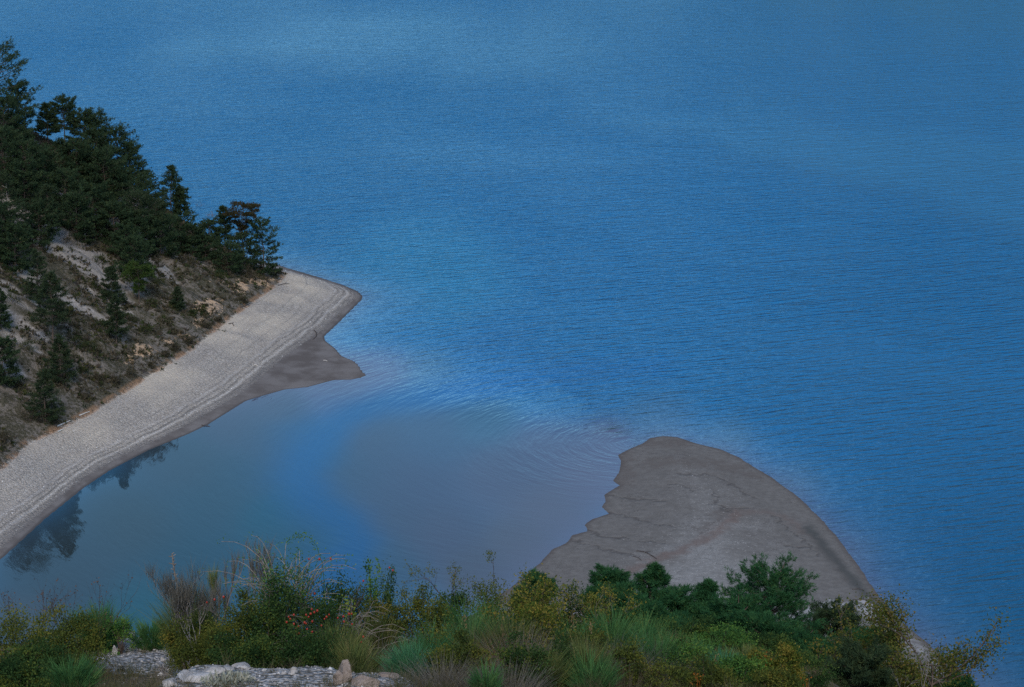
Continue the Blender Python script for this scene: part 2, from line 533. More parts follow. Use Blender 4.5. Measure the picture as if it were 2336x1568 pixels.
wet = band_attr([[(1845, 1205), (1885, 1255), (1940, 1318), (1998, 1382), (2030, 1420)]], 15, 16)
wet2 = band_attr([[(1425, 1040), (1430, 1080), (1420, 1110)], [(1480, 1010), (1560, 1012)], [(1480, 1060), (1560, 1050), (1640, 1060), (1720, 1085)], [(1660, 1165), (1600, 1210)]], 17, 60)
white = band_attr([[(1830, 1400), (1890, 1384), (1960, 1376), (2010, 1396)], [(1800, 1420), (1850, 1410)], [(1960, 1390), (2030, 1430)]], 20, 60) + .8 * band_attr([[(2040, 1440), (2110, 1500), (2180, 1560)]], 26, 60)
white = np.maximum(white, .42 * sstep(1560, 1480, PX) * sstep(1330, 1370, PY) * sstep(1380, 1430, PX))
white = np.maximum(white, .40 * sstep(1700, 1860, PX) * sstep(1310, 1400, PY) * (1 - .9 * wet))
n = NT('sandbank_ground')
p = n.pos()
n1 = n.noise(p, .14, 5, .6); n2 = n.noise(p, 1.1, 5, .6); n3 = n.noise(p, 6.0, 3, .6)
v2 = n.voronoi(p, 7.0); vc = n.sep(v2.outputs['Color'])
dry = n.mix(n.smooth(n2, .3, .7), (.190, .190, .184), (.240, .240, .233))
dry = n.mix(n.math('MULTIPLY', n.smooth(n3, .4, .7), .25), dry, (.33, .32, .31))
moist = n.mix(n.smooth(n2, .3, .7), (.132, .127, .120), (.165, .160, .152))
c = n.mix(n.math('MULTIPLY', n.smooth(n.math('ADD', n.math('MULTIPLY', n.attr('inland'), .035), n1), .75, 1.25), 1.0), moist, dry)
sb = n.noise(n.comb(n.math('MULTIPLY', n.math('ADD', n.attr('inland'), n.math('MULTIPLY', n1, 7.0)), .55), n.math('MULTIPLY', n.sep(p)[1], .02), 0.0), 1.0, 4, .6)
c = n.mix(n.math('MULTIPLY', n.smooth(sb, .48, .68), .22), c, (.12, .117, .11))
c = n.mix(n.math('MULTIPLY', n.attr('damp'), .65), c, (.12, .108, .10))
sp = n.smooth(n.attr('inland'), 4, 13)
c = n.mix(n.math('MULTIPLY', n.math('MULTIPLY', n.smooth(vc[0], .96, .99), sp), .4), c, (.50, .49, .48))
c = n.mix(n.math('MULTIPLY', n.math('MULTIPLY', n.smooth(vc[1], .86, .95), n.smooth(n1, .4, .6)), .6), c, (.08, .075, .075))
c = n.mix(n.math('MULTIPLY', n.attr('debris'), .7), c, n.mix(n.smooth(n3, .4, .6), (.175, .130, .115), (.115, .092, .082)))
c = n.mix(n.math('MULTIPLY', n.smooth(n.math('MULTIPLY', n.attr('vein'), n.math('ADD', n2, .45)), .25, .90), .62), c, (.078, .073, .070))
c = n.mix(n.math('MULTIPLY', n.attr('wet'), .95), c, (.078, .082, .080))
c = n.mix(n.math('MULTIPLY', n.smooth(n.math('MULTIPLY', n.attr('white'), n.math('ADD', n.math('MULTIPLY', n2, 1.2), .2)), .3, 1.0), .75), c, n.mix(n3, (.30, .30, .31), (.50, .50, .51)))
c = n.mix(n.math('SUBTRACT', 1.0, n.smooth(n.math('ADD', n.attr('inland'), n.math('MULTIPLY', n2, .8)), .2, 1.4)), c, (.10, .09, .085))
hgt = n.math('ADD', n.math('MULTIPLY', n2, .12), n.math('MULTIPLY', n3, .05))
hgt = n.math('ADD', hgt, n.math('MULTIPLY', n.attr('vein'), -.10))
M['sand'] = n.diffuse(c, n.bump(hgt, 1.0, .8))
V = np.stack([gx, gy, gz], 1)
o = submesh('sandbank', V, gF, gz[gF].max(1) > -1.5, M['sand'], {'inland': dS, 'debris': np.maximum(debris, .6 * debris2), 'vein': vein, 'wet': wet, 'damp': wet2, 'white': white})
tag(o, kind='structure')

# ------------------------------------------------------------------ setting: slope under the camera
PROF = np.array([(-60, 112), (-10, 100), (0, 98.3), (12, 93.6), (20, 90.2), (28, 86.7), (31, 85.3), (36, 83.5), (41, 81.9), (44, 79.6), (52, 74), (60, 68.3), (75, 60.5),
                 (95, 51.5), (110, 44.5), (150, 25.0), (182, 7.5), (198, 1.2), (208, .2), (218, -1.2), (260, -4), (400, -8)], float)


def h_near(x, y):
    x = np.asarray(x, float); y = np.asarray(y, float)
    z = np.interp(y, PROF[:, 0], PROF[:, 1])
    # the nearer rocky mound and its lip
    cx = sstep(-5.9, -4.6, x) * sstep(-.9, -2.0, x)
    z = z + .54 * cx * np.exp(-((y - 30.2) / 1.3) ** 2)
    fall = np.maximum(0, x - np.interp(y, [0, 30, 44, 60, 75, 110, 250], [1.5, 3.6, 5.0, 11, 15.8, 24.2, 57]))
    z = z - .85 * fall ** 2 / (fall + 1.2) * sstep(12, 28, y)
    fl = np.maximum(0, -x - (6 + .30 * y))
    z = z - .45 * fl ** 2 / (fl + 4) * sstep(45, 80, y)
    z = z + (fbm(x * .22, y * .22, 51, 4) - .5) * 1.1 * sstep(44, 70, y) * sstep(225, 180, y)
    z = z + (fbm(x * .9, y * .9, 55, 4) - .5) * .42 * sstep(226, 200, y)
    return np.where(y > 205, np.maximum(z, -4), z)


xs = np.concatenate([np.arange(-150, -16, 1.5), np.arange(-16, 16, .16), np.arange(16, 110, 1.2)])
ys = np.concatenate([np.arange(-40, 22, 2.0), np.arange(22, 46, .16), np.arange(46, 80, .6), np.arange(80, 262, 1.6)])
gx, gy, gF = grid(xs, ys)
gz = h_near(gx, gy)
n = NT('slope_ground')
p = n.pos()
n1 = n.noise(p, .5, 5, .6); n2 = n.noise(p, 3.0, 5, .65); n3 = n.noise(p, 14.0, 3, .6)
v1 = n.voronoi(p, 11.0); vc = n.sep(v1.outputs['Color'])
earth = n.mix(n.smooth(n2, .35, .65), (.10, .085, .065), (.20, .175, .145))
stone = n.mix(vc[0], (.23, .225, .22), (.48, .475, .47))
stone = n.mix(n.smooth(v1.outputs['Distance'], .40, .75), stone, (.13, .12, .105))
turf = n.mix(n2, (.05, .055, .025), (.12, .11, .06))
c = n.mix(n.smooth(n.math('ADD', n.attr('stony'), n.math('MULTIPLY', n.math('SUBTRACT', n1, .5), 1.3)), .35, .6), earth, stone)
c = n.mix(n.math('MULTIPLY', n.smooth(n.math('ADD', n2, n.math('MULTIPLY', n.attr('stony'), -.25)), .45, .6), .7), c, turf)
M['slope'] = n.diffuse(c, n.bump(n.math('ADD', n.math('MULTIPLY', n2, .2), n.math('MULTIPLY', v1.outputs['Distance'], -.25)), .3, .9))
PX, PY = project(gx, gy, gz)
stony = np.zeros(len(gx))
for bx, by, rx, ry, a in [(640, 1540, 300, 40, 1), (300, 1490, 95, 50, 1), (860, 1560, 120, 30, .9), (1130, 1550, 90, 30, .5), (300, 1445, 90, 14, .9)]:
    stony = np.maximum(stony, a * np.exp(-((PX - bx) / rx) ** 4 - ((PY - by) / ry) ** 4))
stony = np.maximum(stony, .55 * sstep(150, 205, gy))
tag(make('slope', np.stack([gx, gy, gz], 1), [gF], M['slope'], None, {'stony': stony}, True), kind='structure')

# ------------------------------------------------------------------ setting: the lake
def spread(lo, hi, step, far):
    core = np.arange(lo, hi + .01, step)
    out = []; d = step
    a = lo
    while a > -far:
        d *= 1.25; a -= d; out.append(a)
    out2 = []; d = step; a = hi
    while a < far:
        d *= 1.25; a += d; out2.append(a)
    return np.concatenate([out[::-1], core, out2])


xs = spread(-110, 120, 1.6, 5000); ys = spread(196, 470, 1.6, 7000)
ys = ys[ys > -400]
gx, gy, gF = grid(xs, ys)
PX, PY = project(gx, gy, gx * 0)
tx, ty = G(1440, 1012)
vx, vy = gx - tx, gy - ty
d = unit(np.array([-.34, .94]))
plane = d[0] * vx + d[1] * vy
circ = np.hypot(vx, vy)
crs = d[0] * vy - d[1] * vx
phase = np.where((crs > 0), circ, plane)
ang = np.degrees(np.arctan2(vy, vx)) % 360             # 110 = along the first ray, 180 = straight left of the tip
calm = np.where(crs > 0, sstep(104, 168, ang), 0)
calm = calm * sstep(0, 40, circ + 10)
dl = np.maximum(sdf(gx, gy, PW), sdf(gx, gy, PS))         # negative on water
shore = -dl
amp = (1 - .96 * calm) * (1 - .45 * np.exp(-(circ / 50) ** 2) * (crs > 0))
amp = amp * (.40 + .60 * sstep(0, 16, shore))
edge = np.interp(PX, [0, 700, 1000, 1250, 1450, 1800, 2336], [120, 170, 232, 268, 308, 420, 560]) + 60 * (fbm(gx / 25, gy / 60, 33, 3) - .5)
amp = amp * (1 - .5 * sstep(10, -70, PY - edge))
wind = fbm(gx / 70 + 3, gy / 160, 91, 3)
streak = fbm(gx / 130 + .4 * gy / 130, gy / 75, 95, 3)
far = sstep(380, 520, gy)
gust = fbm(gx / 26 + gy / 90, gy / 34, 97, 3)
amp = amp * (.72 + .56 * sstep(.25, .75, .5 * wind + .5 * gust)) * (1 + .8 * sstep(300, 430, gy)) * (1 - .35 * far * sstep(.45, .65, streak))

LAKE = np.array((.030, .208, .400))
body_pts = [  # position, reach, water colour: sediment inshore, lighter and darker blues offshore
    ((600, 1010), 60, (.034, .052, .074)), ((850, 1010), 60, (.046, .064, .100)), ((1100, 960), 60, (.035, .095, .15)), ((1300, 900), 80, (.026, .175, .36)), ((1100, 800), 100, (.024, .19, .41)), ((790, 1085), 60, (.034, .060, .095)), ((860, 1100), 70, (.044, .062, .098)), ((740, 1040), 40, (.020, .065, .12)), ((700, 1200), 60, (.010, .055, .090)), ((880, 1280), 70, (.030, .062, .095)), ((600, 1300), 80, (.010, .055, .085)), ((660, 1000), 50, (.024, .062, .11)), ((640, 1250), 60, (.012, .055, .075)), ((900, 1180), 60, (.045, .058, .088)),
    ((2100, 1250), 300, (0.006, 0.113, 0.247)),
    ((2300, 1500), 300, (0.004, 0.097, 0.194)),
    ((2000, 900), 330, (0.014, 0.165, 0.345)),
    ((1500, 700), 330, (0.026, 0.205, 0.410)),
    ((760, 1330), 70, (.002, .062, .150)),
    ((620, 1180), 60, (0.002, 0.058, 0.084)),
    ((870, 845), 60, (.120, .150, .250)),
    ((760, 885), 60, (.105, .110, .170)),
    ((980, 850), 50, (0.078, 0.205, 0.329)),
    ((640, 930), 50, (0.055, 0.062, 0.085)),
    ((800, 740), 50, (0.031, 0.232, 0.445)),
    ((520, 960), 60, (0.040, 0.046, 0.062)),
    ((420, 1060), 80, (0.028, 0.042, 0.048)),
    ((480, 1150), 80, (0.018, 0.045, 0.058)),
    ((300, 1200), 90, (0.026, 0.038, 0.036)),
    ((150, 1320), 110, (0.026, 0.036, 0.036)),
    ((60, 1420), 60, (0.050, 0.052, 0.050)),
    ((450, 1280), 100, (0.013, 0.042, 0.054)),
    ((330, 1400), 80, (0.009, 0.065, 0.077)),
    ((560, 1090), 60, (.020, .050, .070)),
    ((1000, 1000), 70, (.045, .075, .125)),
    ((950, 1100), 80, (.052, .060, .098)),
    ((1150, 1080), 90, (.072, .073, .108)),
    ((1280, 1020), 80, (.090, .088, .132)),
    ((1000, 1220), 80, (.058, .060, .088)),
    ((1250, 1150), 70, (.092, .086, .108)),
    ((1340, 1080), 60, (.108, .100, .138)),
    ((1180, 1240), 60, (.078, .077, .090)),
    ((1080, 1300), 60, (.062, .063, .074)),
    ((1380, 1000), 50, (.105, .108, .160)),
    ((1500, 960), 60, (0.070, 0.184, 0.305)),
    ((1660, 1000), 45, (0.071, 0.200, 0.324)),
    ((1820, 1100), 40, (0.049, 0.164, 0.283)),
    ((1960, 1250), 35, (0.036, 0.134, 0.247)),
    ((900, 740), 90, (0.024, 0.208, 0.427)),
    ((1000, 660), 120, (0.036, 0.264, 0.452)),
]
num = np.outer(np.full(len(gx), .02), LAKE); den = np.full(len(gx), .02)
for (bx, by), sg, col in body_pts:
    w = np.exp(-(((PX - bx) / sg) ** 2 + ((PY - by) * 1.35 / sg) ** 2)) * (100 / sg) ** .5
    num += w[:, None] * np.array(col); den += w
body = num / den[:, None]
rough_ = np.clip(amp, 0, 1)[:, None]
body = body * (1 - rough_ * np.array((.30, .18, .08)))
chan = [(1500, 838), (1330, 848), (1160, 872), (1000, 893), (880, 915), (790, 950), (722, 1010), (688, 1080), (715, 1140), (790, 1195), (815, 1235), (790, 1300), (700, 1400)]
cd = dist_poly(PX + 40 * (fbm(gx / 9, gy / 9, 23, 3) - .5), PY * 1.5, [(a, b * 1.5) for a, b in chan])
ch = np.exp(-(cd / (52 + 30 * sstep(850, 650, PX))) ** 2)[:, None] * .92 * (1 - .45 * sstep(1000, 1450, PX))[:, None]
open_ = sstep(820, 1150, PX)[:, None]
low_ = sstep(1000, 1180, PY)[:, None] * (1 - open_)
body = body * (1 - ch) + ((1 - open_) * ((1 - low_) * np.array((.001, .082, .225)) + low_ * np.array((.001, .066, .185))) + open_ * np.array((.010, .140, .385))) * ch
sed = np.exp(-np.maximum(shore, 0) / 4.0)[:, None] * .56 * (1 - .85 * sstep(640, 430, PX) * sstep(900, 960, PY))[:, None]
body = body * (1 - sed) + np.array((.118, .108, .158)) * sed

n = NT('lake_water')
p = n.pos(); px, py, pz = n.sep(p)
ph = n.attr('phase'); am = n.attr('amp')
v1 = n.comb(n.math('MULTIPLY', ph, 1.15), n.math('MULTIPLY', px, .24), n.math('MULTIPLY', py, .24))
v2 = n.comb(n.math('MULTIPLY', ph, .42), n.math('MULTIPLY', px, .09), n.math('MULTIPLY', py, .09))
v3 = n.comb(n.math('MULTIPLY', ph, 2.6), n.math('MULTIPLY', px, .9), n.math('MULTIPLY', py, .9))
w1 = n.noise(v1, 1.0, 2.0, .45); w2 = n.noise(v2, 1.0, 2.0, .5); w3 = n.noise(v3, 1.0, 2.0, .5)
h = n.math('ADD', n.math('MULTIPLY', w1, .54), n.math('MULTIPLY', w2, .32))
h = n.math('ADD', h, n.math('MULTIPLY', w3, .18))
v4 = n.comb(n.math('MULTIPLY', ph, .17), n.math('MULTIPLY', px, .05), n.math('MULTIPLY', py, .05))
h = n.math('ADD', h, n.math('MULTIPLY', n.noise(v4, 1.0, 3.0, .55), .42))
h = n.math('MULTIPLY', h, am)
nor = n.bump(h, 1.0, 1.0)
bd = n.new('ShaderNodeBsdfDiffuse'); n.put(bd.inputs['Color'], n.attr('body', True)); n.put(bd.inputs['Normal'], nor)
gl = n.new('ShaderNodeBsdfGlossy'); gl.inputs['Color'].default_value = (.62, .94, 1, 1)
n.put(gl.inputs['Roughness'], n.math('ADD', .03, n.math('MULTIPLY', am, .05))); n.put(gl.inputs['Normal'], nor)
fr = n.new('ShaderNodeFresnel'); fr.inputs['IOR'].default_value = 1.40; n.put(fr.inputs['Normal'], nor)
mx = n.new('ShaderNodeMixShader')
n.t.links.new(fr.outputs[0], mx.inputs[0]); n.t.links.new(bd.outputs[0], mx.inputs[1]); n.t.links.new(gl.outputs[0], mx.inputs[2])
n.t.links.new(mx.outputs[0], n.out.inputs['Surface'])
M['water'] = n.m
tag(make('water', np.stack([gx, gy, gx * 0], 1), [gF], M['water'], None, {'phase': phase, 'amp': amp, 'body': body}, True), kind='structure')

# far shore of the lake, out of frame: the water mirrors it
xs = np.linspace(-4200, 4200, 120); ys = np.linspace(1500, 4300, 40)
gx, gy, gF = grid(xs, ys)
rid = sstep(1500, 3000, gy) * (420 + 420 * fbm(gx / 900, gy / 2500, 7, 4)) * (.55 + .9 * fbm(gx / 500 + 3, gy / 500, 9, 4)) * (.52 + .62 * sstep(-450, 650, gx)) - 12
n = NT('far_forest')
f = n.noise(n.pos(), .02, 5, .6)
M['far'] = n.diffuse(n.mix(n.smooth(f, .35, .65), (.05, .075, .085), (.12, .14, .15)))
tag(make('far_hills', np.stack([gx, gy, rid], 1), [gF], M['far'], None, None, True), kind='structure')


def hit(X, Y, hf, t0=20.0, t1=520.0):
    dx, dy, dz = ray(X, Y)
    t = np.linspace(t0, t1, 4000)
    z = CAMH + t * dz
    g = hf(t * dx, t * dy)
    k = np.nonzero(z <= g)[0]
    k = k[0] if len(k) else len(t) - 1
    return float(t[k] * dx), float(t[k] * dy), float(g[k])


# ------------------------------------------------------------------ plant generators
def pine_mesh(seed, H, spread, cb=.25, nbr=46, ntw=26, nb=8, bl=.42, bw=.10, form='cone', gaps=.0, rtrunk=.016, lean=0.0):
    rg = np.random.default_rng(seed)
    tr, cr = MB(), MB()
    q = np.linspace(0, 1, 9)
    wob = np.cumsum(rg.normal(0, .012 * H, (9, 2)), 0) * q[:, None]
    path = np.stack([wob[:, 0] + lean * H * q, wob[:, 1], q * H * .97 - .25 * (q == 0)], 1)
    tube(tr, path, H * rtrunk * (1 - q) ** .8 + .012, 6)
    C, D = [], []
    az = rg.uniform(0, 6.28)
    for i in range(nbr):
        r = (i + rg.uniform(0, .9)) / nbr
        t = cb + (1 - cb) * r
        if form == 'cone':
            pr = (1 - r) ** .75 * (.55 + .45 * min(1, r * 4 + .45)) + .07
        elif form == 'round':
            pr = math.sqrt(max(0, 1 - (max(r, .02) * 1.06 - .32) ** 2 / .56)) * .95 + .05
        else:                                                        # umbrella
            pr = .30 + .75 * sstep(.25, .75, r) * math.sqrt(max(0.02, 1 - max(0, r - .72) ** 2 / .085))
        if rg.random() < gaps:
            continue
        L = spread * pr * rg.uniform(.75, 1.25)
        az += 2.399 + rg.normal(0, .5)
        b0 = np.array([np.interp(t, q, path[:, 0]), np.interp(t, q, path[:, 1]), t * H * .97])
        el = -.10 + .75 * r ** 1.6 + rg.normal(0, .10) if form != 'umbrella' else .45 - .2 * r + rg.normal(0, .2)
        ho = np.array([math.cos(az), math.sin(az), 0]); la = np.array([-math.sin(az), math.cos(az), 0])
        ss = np.linspace(0, 1, 5)[:, None]
        sag = (-.30 if form == 'umbrella' else .16)
        bp = b0 + ho * L * ss + np.array([0, 0, 1]) * (L * (math.tan(el) * ss + sag * ss ** 2)) + la * (L * .12 * rg.normal()) * ss ** 2
        tube(tr, bp, np.linspace(H * .0042 + .006, .006, 5), 3)
        m = max(3, int(ntw * (pr * .75 + .25) * rg.uniform(.7, 1.2)))
        s = rg.uniform(.25, 1, m) ** .75
        off = rg.uniform(-1, 1, m)
        cc = np.stack([np.interp(s, ss[:, 0], bp[:, k]) for k in range(3)], 1)
        cc += la * (off * L * .34 * (1.15 - s * .75))[:, None] + rg.normal(0, 1, (m, 3)) * np.array([.05, .05, .035]) * spread
        dd = ho * .7 + la * off[:, None] * .8 + np.array([0, 0, .55]) + rg.normal(0, .35, (m, 3))
        C.append(cc); D.append(dd)
    # leader tufts
    m = ntw
    z = 1 - rg.random(m) ** 2 * .10
    C.append(np.stack([np.interp(z, q, path[:, 0]), np.interp(z, q, path[:, 1]), z * H * .985], 1) + rg.normal(0, .02 * spread, (m, 3)))
    D.append(np.array([0, 0, 1.0]) + rg.normal(0, .5, (m, 3)))
    C = np.concatenate(C); D = unit(np.concatenate(D))
    tt = np.clip(rg.normal(.42, .2, len(C)), 0, 1)
    C2 = np.repeat(C, nb, 0); D2 = np.repeat(D, nb, 0) + rg.normal(0, .55, (len(C) * nb, 3))
    C2 = C2 - unit(D2) * 0 + np.repeat(D, nb, 0) * (rg.uniform(-.5, .5, len(C2)) * bl)[:, None]
    leaves(cr, C2, D2, bl * rg.uniform(.6, 1.15, len(C2)), bw, rg, np.clip(np.repeat(tt, nb) + rg.normal(0, .08, len(C2)), 0, 1))
    return tr, cr


def bush_mesh(seed, w, h, dp, nleaf, ll, lw, nstem=14, clumps=34, csize=.16, low=.0, stemr=.010, up=.3, flat=.75):
    """leafy shrub: bent stems, leaves in clumps through an uneven dome"""
    rg = np.random.default_rng(seed)
    st, fo = MB(), MB()
    cl = []
    while len(cl) < clumps:
        c = rg.uniform(-1, 1, 3); c[2] = rg.uniform(low, 1)
        rr = math.hypot(c[0], c[1]) ** 2.6 + (max(0, c[2] - .15) / .85) ** 2.6
        if rr < 1 and (rr > .22 or rg.random() < .4):
            cl.append(c)
    cl = np.array(cl) * np.array([w * .48, dp * .48, h * .97]) * rg.uniform(.85, 1.10, (clumps, 1))
    for i in range(nstem):
        e = cl[rg.integers(clumps)] * rg.uniform(.95, 1.12)
        b = np.array([rg.normal(0, w * .06), rg.normal(0, dp * .06), -.08])
        mid = b * .5 + e * .5 + np.array([rg.normal(0, w * .06), rg.normal(0, dp * .06), h * .12])
        t = np.linspace(0, 1, 6)[:, None]
        tube(st, (1 - t) ** 2 * b + 2 * t * (1 - t) * mid + t * t * e, np.linspace(stemr, stemr * .3, 6), 4, rg.random())
    k = rg.integers(0, clumps, nleaf)
    sc_ = rg.uniform(.6, 1.35, clumps)
    P = cl[k] + rg.normal(0, 1, (nleaf, 3)) * np.array([w, dp, h * flat]) * csize * .5 * sc_[k][:, None]
    P[:, 2] = np.maximum(P[:, 2], rg.uniform(0, .05 * h + .02, nleaf))
    ct = np.clip(rg.normal(.4, .2, clumps), 0, 1)
    D = rg.normal(0, .8, (nleaf, 3)) + unit(P) * .5 + np.array([0, 0, up])
    ct = np.clip(ct + .12 * rg.normal(size=clumps), 0, 1)
    leaves(fo, P, D, ll * rg.uniform(.6, 1.25, nleaf), lw, rg, np.clip(ct[k] + rg.normal(0, .2, nleaf), 0, 1))
    return st, fo


def broom_mesh(seed, w, h, main=55, shoots=26, wd=.0105, droop=.12, spreadp=.40, tops=.45):
    """broom-like bush: a fan of main stems each breaking into thin green shoots"""
    rg = np.random.default_rng(seed)
    mb = MB()
    a = rg.uniform(0, 2 * PI, main); r = np.sqrt(rg.random(main))
    P = np.stack([np.cos(a) * r * w * .14, np.sin(a) * r * w * .14, np.full(main, -.05)], 1)
    tip = np.stack([np.cos(a) * r * w * spreadp, np.sin(a) * r * w * spreadp, h * rg.uniform(.55, .8, main) * (1 - .35 * r ** 2)], 1)
    D = tip - P
    ribbons(mb, P, D, np.linalg.norm(D, axis=1), wd * 1.5, rg.normal(0, .04 * h, (main, 3)), rg, rg.uniform(0, .3, main), 3)
    n_ = main * shoots
    k = np.repeat(np.arange(main), shoots)
    s = rg.uniform(.12, .95, n_)
    Q = P[k] + D[k] * s[:, None] + rg.normal(0, .018 * w, (n_, 3))
    dd = unit(D[k]) + rg.normal(0, .20, (n_, 3)) + np.stack([np.cos(a[k]), np.sin(a[k]), np.full(n_, .6)], 1) * .22
    L = h * rg.uniform(.18, tops, n_)
    bend = np.stack([np.cos(a[k]) * droop * L, np.sin(a[k]) * droop * L, -droop * .5 * L], 1) + rg.normal(0, .05, (n_, 3)) * L[:, None]
    base_t = np.clip(rg.normal(.45, .2, main), 0, 1)
    ribbons(mb, Q, dd, L, wd, bend, rg, np.clip(base_t[k] + rg.normal(0, .14, n_), 0, 1), 3)
    return mb


def grass_mesh(seed, w, h, nb=700, wd=.0075, droop=.55, lean=(0, 0)):
    rg = np.random.default_rng(seed)
    mb = MB()
    a = rg.uniform(0, 2 * PI, nb); r = np.sqrt(rg.random(nb))
    P = np.stack([np.cos(a) * r * w * .46, np.sin(a) * r * w * .46, np.full(nb, -.03)], 1)
    tilt = r * .22 * w / max(h, .1) + .06
    D = np.stack([np.cos(a) * tilt + lean[0], np.sin(a) * tilt + lean[1], np.ones(nb)], 1) + rg.normal(0, .24, (nb, 3))
    L = h * rg.uniform(.45, 1.1, nb)
    bend = np.stack([(np.cos(a) * .5 + lean[0]) * droop * L * rg.uniform(.3, 1.3, nb), (np.sin(a) * .5 + lean[1]) * droop * L * rg.uniform(.3, 1.3, nb), -droop * .35 * L], 1)
    ribbons(mb, P, D, L, wd, bend, rg, np.clip(rg.normal(.5, .22, nb), 0, 1), 4)
    return mb


def twig_mesh(seed, h, levels=4, kids=3, spread=.55, r0=.03, lean=(0, 0), curve=.12, up=.25, ratio=.66, first=.38, stretch=True):
    """bare branching wood; returns the wood and the points along the outer twigs"""
    rg = np.random.default_rng(seed)
    mb = MB(); tips = []

    def grow(p, d, L, r, lev):
        nseg = 5
        pts = [p]
        dd = d.copy()
        for i in range(nseg):
            dd = unit(dd + rg.normal(0, curve, 3) + np.array([0, 0, up * .12]))
            pts.append(pts[-1] + dd * L / nseg)
        pts = np.array(pts)
        tube(mb, pts, np.linspace(r, r * .55, nseg + 1), 5 if lev == levels else 3, rg.random())
        if lev <= 1:
            tips.append(pts[2:])
        if lev == 0:
            return
        for j in range(kids + (rg.random() < .5)):
            s = rg.uniform(.35, 1.0) if j else 1.0
            q = np.array([np.interp(s * nseg, np.arange(nseg + 1), pts[:, k]) for k in range(3)])
            nd = unit(dd + rg.normal(0, spread, 3) + np.array([0, 0, up * .3]))
            grow(q, nd, L * ratio * rg.uniform(.75, 1.15), r * .58, lev - 1)

    grow(np.array([0, 0, -.1]), unit(np.array([lean[0], lean[1], 1.0])), h * first, r0, levels)
    tips = np.concatenate(tips)
    k = h / max(tips[:, 2].max(), .3) if stretch else 1.0                                 # grown wood is stretched to its full height
    mb.V = [v * k for v in mb.V]
    return mb, tips * k


def leaf_on(tips, seed, nleaf, ll, lw, jit=.03):
    rg = np.random.default_rng(seed)
    fo = MB()
    k = rg.integers(0, len(tips), nleaf)
    P = tips[k] + rg.normal(0, jit, (nleaf, 3))
    D = rg.normal(0, 1, (nleaf, 3)) + np.array([0, 0, .2])
    leaves(fo, P, D, ll * rg.uniform(.6, 1.25, nleaf), lw, rg, np.clip(rg.normal(.5, .25, nleaf), 0, 1))
    return fo


_ico = None


def rock_mesh(seed, sx, sy, sz, rough=.22, cuts=7):
    global _ico
    if _ico is None:
        import bmesh
        bm = bmesh.new(); bmesh.ops.create_icosphere(bm, subdivisions=4, radius=1)
        _ico = (np.array([v.co[:] for v in bm.verts]), np.array([[v.index for v in f.verts] for f in bm.faces])); bm.free()
    V, F = _ico[0].copy(), _ico[1]
    rg = np.random.default_rng(seed)
    for i in range(cuts):                                            # broken faces
        nrm = unit(rg.normal(size=3)); dd = rg.uniform(.42, .78)
        ov = np.maximum(V @ nrm - dd, 0)
        V = V - ov[:, None] * nrm
    q = rg.uniform(0, 50)
    nz = fbm(V[:, 0] * 1.6 + q, V[:, 1] * 1.6 + V[:, 2] * 1.1, seed, 4) - .5
    nz2 = fbm(V[:, 2] * 5 + q, V[:, 1] * 5 - V[:, 0] * 3.1, seed + 3, 3) - .5
    V = V * (1 + rough * nz + rough * .35 * nz2)[:, None] * np.array([sx, sy, sz]) * .5
    mb = MB(); mb.add(V, F)
    return mb


# ------------------------------------------------------------------ pines on the headland
GP = 'pines on the headland'
